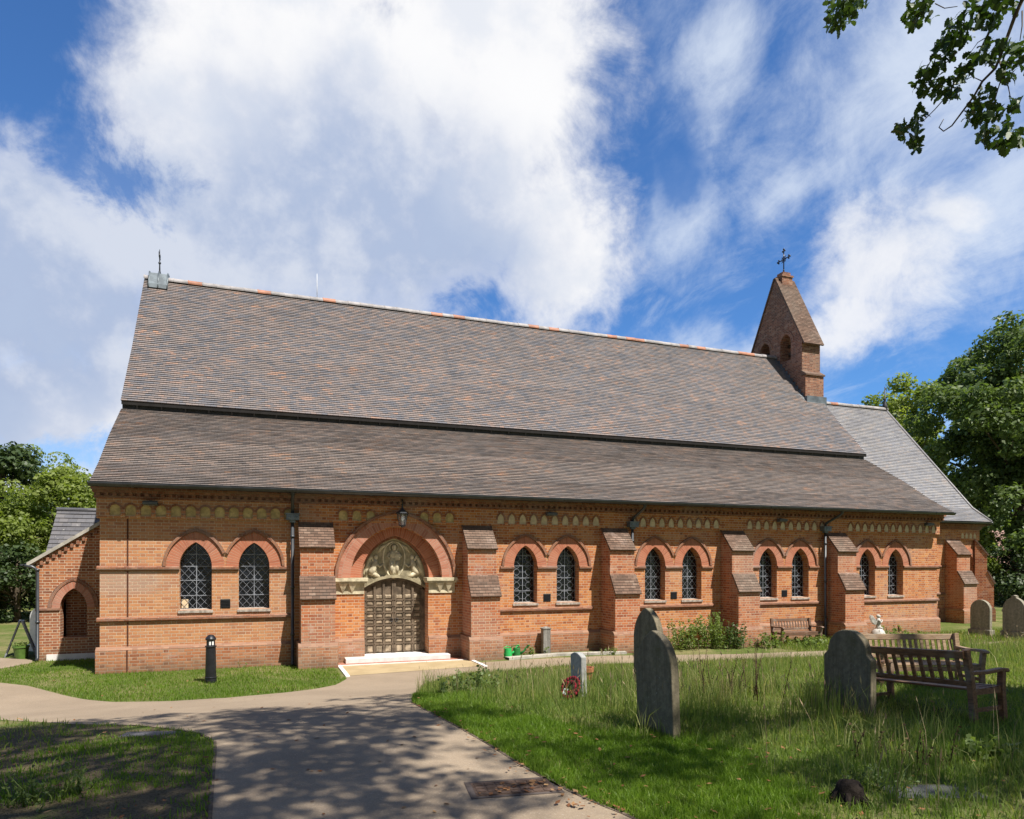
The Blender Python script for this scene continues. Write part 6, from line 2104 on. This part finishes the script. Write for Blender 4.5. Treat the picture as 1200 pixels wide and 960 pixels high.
# ------------------------------------------------------------------ the trees the photographer stands under
def out_of_view(w, margin=0.05):
    dx, dy, dz = w[0], w[1] + CAM_D, w[2] - CAM_H
    dd = dx * SN + dy * CS
    if dd < .3: return True
    r = dx * CS - dy * SN
    tx, tz = r / dd, dz / dd
    return abs(tx) > .741 + margin or tz > .816 + margin


SUNV = np.array(SUN)
def shade_crown(name, label, base, height, ground_pts, hrange, leaf, per, clump_r, seed, trunk_r):
    """a real crown overhead; its clumps hang where they shade the given stretch of ground"""
    rr = random.Random(seed); rng = np.random.default_rng(seed)
    t = empty(name, base, 0, label, 'tree', 'trees over the photographer')
    tb = MB()
    B = np.array(base)
    tr = [Vector((0, 0, -.2)), Vector((.1, .1, height * .2)), Vector((.1, .3, height * .45)), Vector((.2, .5, height * .7)), Vector((.2, .6, height * .95))]
    tb.tube(tr, [trunk_r * 1.4, trunk_r, trunk_r * .8, trunk_r * .5, trunk_r * .1], 14)
    cents = []
    for gx_, gy_ in ground_pts:
        h = rng.uniform(*hrange)
        w = np.array([gx_, gy_, gh(gx_, gy_)]) + SUNV * (h / SUNV[2])
        if out_of_view(w, .12): cents.append(w - B)
    P = []
    for i, c in enumerate(cents):
        cr = clump_r * rng.uniform(.5, 1.3)
        m_ = int(per * rng.uniform(.6, 1.4) * (cr / clump_r) ** 2)
        q = rng.normal(size=(m_, 3)); q /= np.linalg.norm(q, axis=1, keepdims=True)
        p = c + q * rng.uniform(.2, 1.0, (m_, 1)) ** .6 * cr * np.array([1, 1, .6])
        P.append(p)
        if i % 2 == 0:
            f = rr.uniform(.3, .85); k = min(3, int(f * 4)); s0 = tr[k].lerp(tr[k + 1], f * 4 - k); e = Vector(c)
            md = s0.lerp(e, .5) + Vector((rr.gauss(0, .2), rr.gauss(0, .2), rr.uniform(.2, .9)))
            pl_ = [s0, s0.lerp(md, .5), md, md.lerp(e, .55), e]
            if all(out_of_view(np.array(q_) + B, .02) for q_ in [s0.lerp(md, k_ / 6) for k_ in range(7)] + [md.lerp(e, k_ / 6) for k_ in range(7)]):
                r0 = trunk_r * .3
                tb.tube(pl_, [r0, r0 * .8, r0 * .5, r0 * .3, r0 * .1], 7)
    tb.build('trunk', M_BARK, t)
    P = np.concatenate(P)
    P = P[np.array([out_of_view(w, .03) for w in P + B])]
    n = len(P)
    nrm = rng.normal(size=(n, 3)) * .6 + np.array([0, 0, .6]); nrm /= np.linalg.norm(nrm, axis=1, keepdims=True)
    a = rng.normal(size=(n, 3)); a -= nrm * (a * nrm).sum(1, keepdims=True); a /= np.linalg.norm(a, axis=1, keepdims=True)
    b2 = np.cross(nrm, a)
    s = (leaf * rng.uniform(.6, 1.3, n))[:, None]
    V = np.stack([P - a * s * .55, P + b2 * s * .34 + nrm * s * .08, P + a * s * .55, P - b2 * s * .34 + nrm * s * .08], 1).reshape(-1, 3)
    np_mesh('crown', V, np.full(n, 4), M_LEAFOAK, parent=t)
    return t, tb


def shade_points(n, x0, x1, y0, y1, ok, seed):
    rng = np.random.default_rng(seed)
    r = []
    while len(r) < n:
        x, y = rng.uniform(x0, x1), rng.uniform(y0, y1)
        if rng.random() < ok(x, y): r.append((x, y))
    return r


def ok_left(x, y):
    lim = -8.3 - .25 * math.sin(x * 1.3)
    if x > .8:
        lim = -6.7
        if y > -8.5 and vnoise(x * 2.1, y * 2.3) < .45: return .0
    if y > lim or vnoise(x * 1.3 + 3, y * 1.7) < .20: return .0
    return 1.0 if x < 1.4 else .32
def ok_right(x, y):
    lim = -11.2 if x < 4.8 else -11.7
    if x > 8.5: lim = -12.3
    if y > lim or vnoise(x * .8 + 9, y * 1.0 + 4) < .45: return 0.0
    if x < 4.6: return .55
    if x > 5.5 and y < -13.4: return .85
    return 1.0
shade_crown('oak_tree', 'broad oak overhanging the path from behind the camera', (-9.5, -24.5, .75), 19, shade_points(320, -8, 3.4, -16.5, -6.5, ok_left, 31), (9.5, 15.5), .15, 105, .62, 31, .5)
oak, _ = shade_crown('oak_tree', 'oak whose lobed leafy twigs hang into the top right corner', (13.8, -18.6, .75), 18, shade_points(120, 3.6, 11, -17, -10.2, ok_right, 32), (8.5, 14.5), .16, 80, .75, 32, .45)

# leafy twigs of that oak in the top right corner
OB = Vector((13.8, -18.6, .75))
def Z(x, y, dd):
    return at_depth(940 + x / 4.615, y / 4.615, dd) - OB
br = MB()
def twig(pts, dd0, dd1, r0, r1):
    n = len(pts)
    P = [Z(x, y, dd0 + (dd1 - dd0) * k / (n - 1)) for k, (x, y) in enumerate(pts)]
    br.tube(P, [r0 + (r1 - r0) * k / (n - 1) for k in range(n)], 7)
trunk_pt = Vector((.2, .5, 12.0))
far0 = Z(1300, -420, 7.0)
br.tube([trunk_pt, trunk_pt.lerp(far0, .5) + Vector((0, 0, .5)), far0, Z(1235, -140, 7.4), Z(1190, 0, 7.6)], [.09, .07, .05, .035, .024], 8)
twig([(1190, 0), (1150, 90), (1110, 200), (1070, 310), (1045, 370), (975, 440), (930, 520), (870, 600), (810, 680), (765, 710), (740, 690), (765, 645)], 7.6, 8.4, .021, .004)
br.tube([far0, Z(1160, -150, 7.6), Z(1090, 20, 7.9)], [.04, .028, .018], 7)
twig([(1090, 20), (1040, 110), (1000, 200), (950, 300), (880, 360), (830, 430), (790, 510), (720, 590), (650, 660)], 7.9, 8.6, .017, .004)
twig([(1065, 320), (1085, 400), (1060, 480), (1035, 570)], 7.9, 7.7, .009, .004)
twig([(1190, 60), (1190, 140), (1178, 220)], 7.6, 7.5, .008, .004)
twig([(1110, 200), (1050, 240), (1010, 290)], 7.7, 7.8, .007, .003)
twig([(1085, 400), (1115, 470), (1125, 520), (1150, 560)], 7.8, 7.7, .007, .003)
twig([(975, 440), (920, 415), (860, 445)], 8.1, 8.2, .006, .003)
twig([(1000, 200), (950, 230), (910, 285)], 8.1, 8.2, .006, .003)
br.tube([Z(1160, -150, 7.6), Z(900, -120, 8.0), Z(720, -60, 8.3), Z(640, 40, 8.4), Z(600, 100, 8.4)], [.028, .018, .012, .008, .003], 7)
twig([(720, 20), (770, 45), (840, 35)], 8.3, 8.1, .006, .004)
br.tube([Z(900, -120, 8.0), Z(500, -150, 8.3), Z(280, -60, 8.5), Z(200, 60, 8.6), (Z(170, 140, 8.6))], [.02, .014, .01, .007, .003], 7)
br.build('branch', M_BARK, oak)
CL = [(210, 60, 85, 8.6, 26), (170, 120, 60, 8.6, 14), (290, 20, 60, 8.5, 14), (640, 50, 85, 8.4, 24), (590, 110, 50, 8.4, 11), (840, 170, 85, 8.2, 28), (770, 280, 65, 8.3, 20), (700, 430, 105, 8.4, 44), (790, 480, 65, 8.3, 18), (880, 390, 50, 8.2, 13), (580, 690, 75, 8.6, 22), (610, 780, 40, 8.6, 9), (640, 610, 35, 8.6, 6),
      (980, 540, 70, 8.0, 18), (940, 630, 55, 8.1, 14), (1040, 640, 75, 7.8, 20), (1100, 740, 80, 7.7, 22), (990, 750, 45, 7.9, 10), (1150, 570, 45, 7.7, 9), (1160, 750, 45, 7.6, 9), (960, 40, 90, 8.0, 22), (1010, 110, 60, 8.0, 16), (1100, 10, 70, 7.7, 14), (1020, 280, 70, 7.9, 18), (1110, 290, 75, 7.8, 20), (1180, 270, 55, 7.7, 11), (1100, 400, 50, 7.8, 12), (1195, 340, 40, 7.7, 8), (920, 320, 40, 8.2, 7)]
lob = [(0, 0), (.06, .02), (.09, .14), (.17, .20), (.14, .32), (.25, .42), (.19, .54), (.27, .66), (.18, .76), (.16, .90), (0, 1.0)]
lob = lob + [(-x, y) for x, y in reversed(lob[1:-1])]
LV, LS = [], []
rr = random.Random(77)
for x, y, r, dd, n in CL:
    for _ in range(int(n * 2.3)):
        a = rr.uniform(0, 6.283); q = r * math.sqrt(rr.random())
        c = Z(x + q * math.cos(a), y + q * math.sin(a), dd + rr.uniform(-.25, .25))
        L = rr.uniform(.085, .135)
        up = Vector((rr.gauss(0, .5), rr.gauss(0, .5), rr.gauss(-.25, .55))).normalized()
        nr = Vector((rr.gauss(0, .6), rr.gauss(0, .6), 1)); nr = (nr - up * nr.dot(up)).normalized()
        sd_ = up.cross(nr)
        for lx, ly in lob:
            LV.append(c + sd_ * lx * L * 1.15 + up * (ly - .3) * L + nr * (abs(lx) * .35 - .4 * (ly - .5) ** 2) * L)
        LS.append(len(lob))
np_mesh('foliage', np.array([tuple(v) for v in LV]), np.array(LS), M_LEAFTWIG, parent=oak)
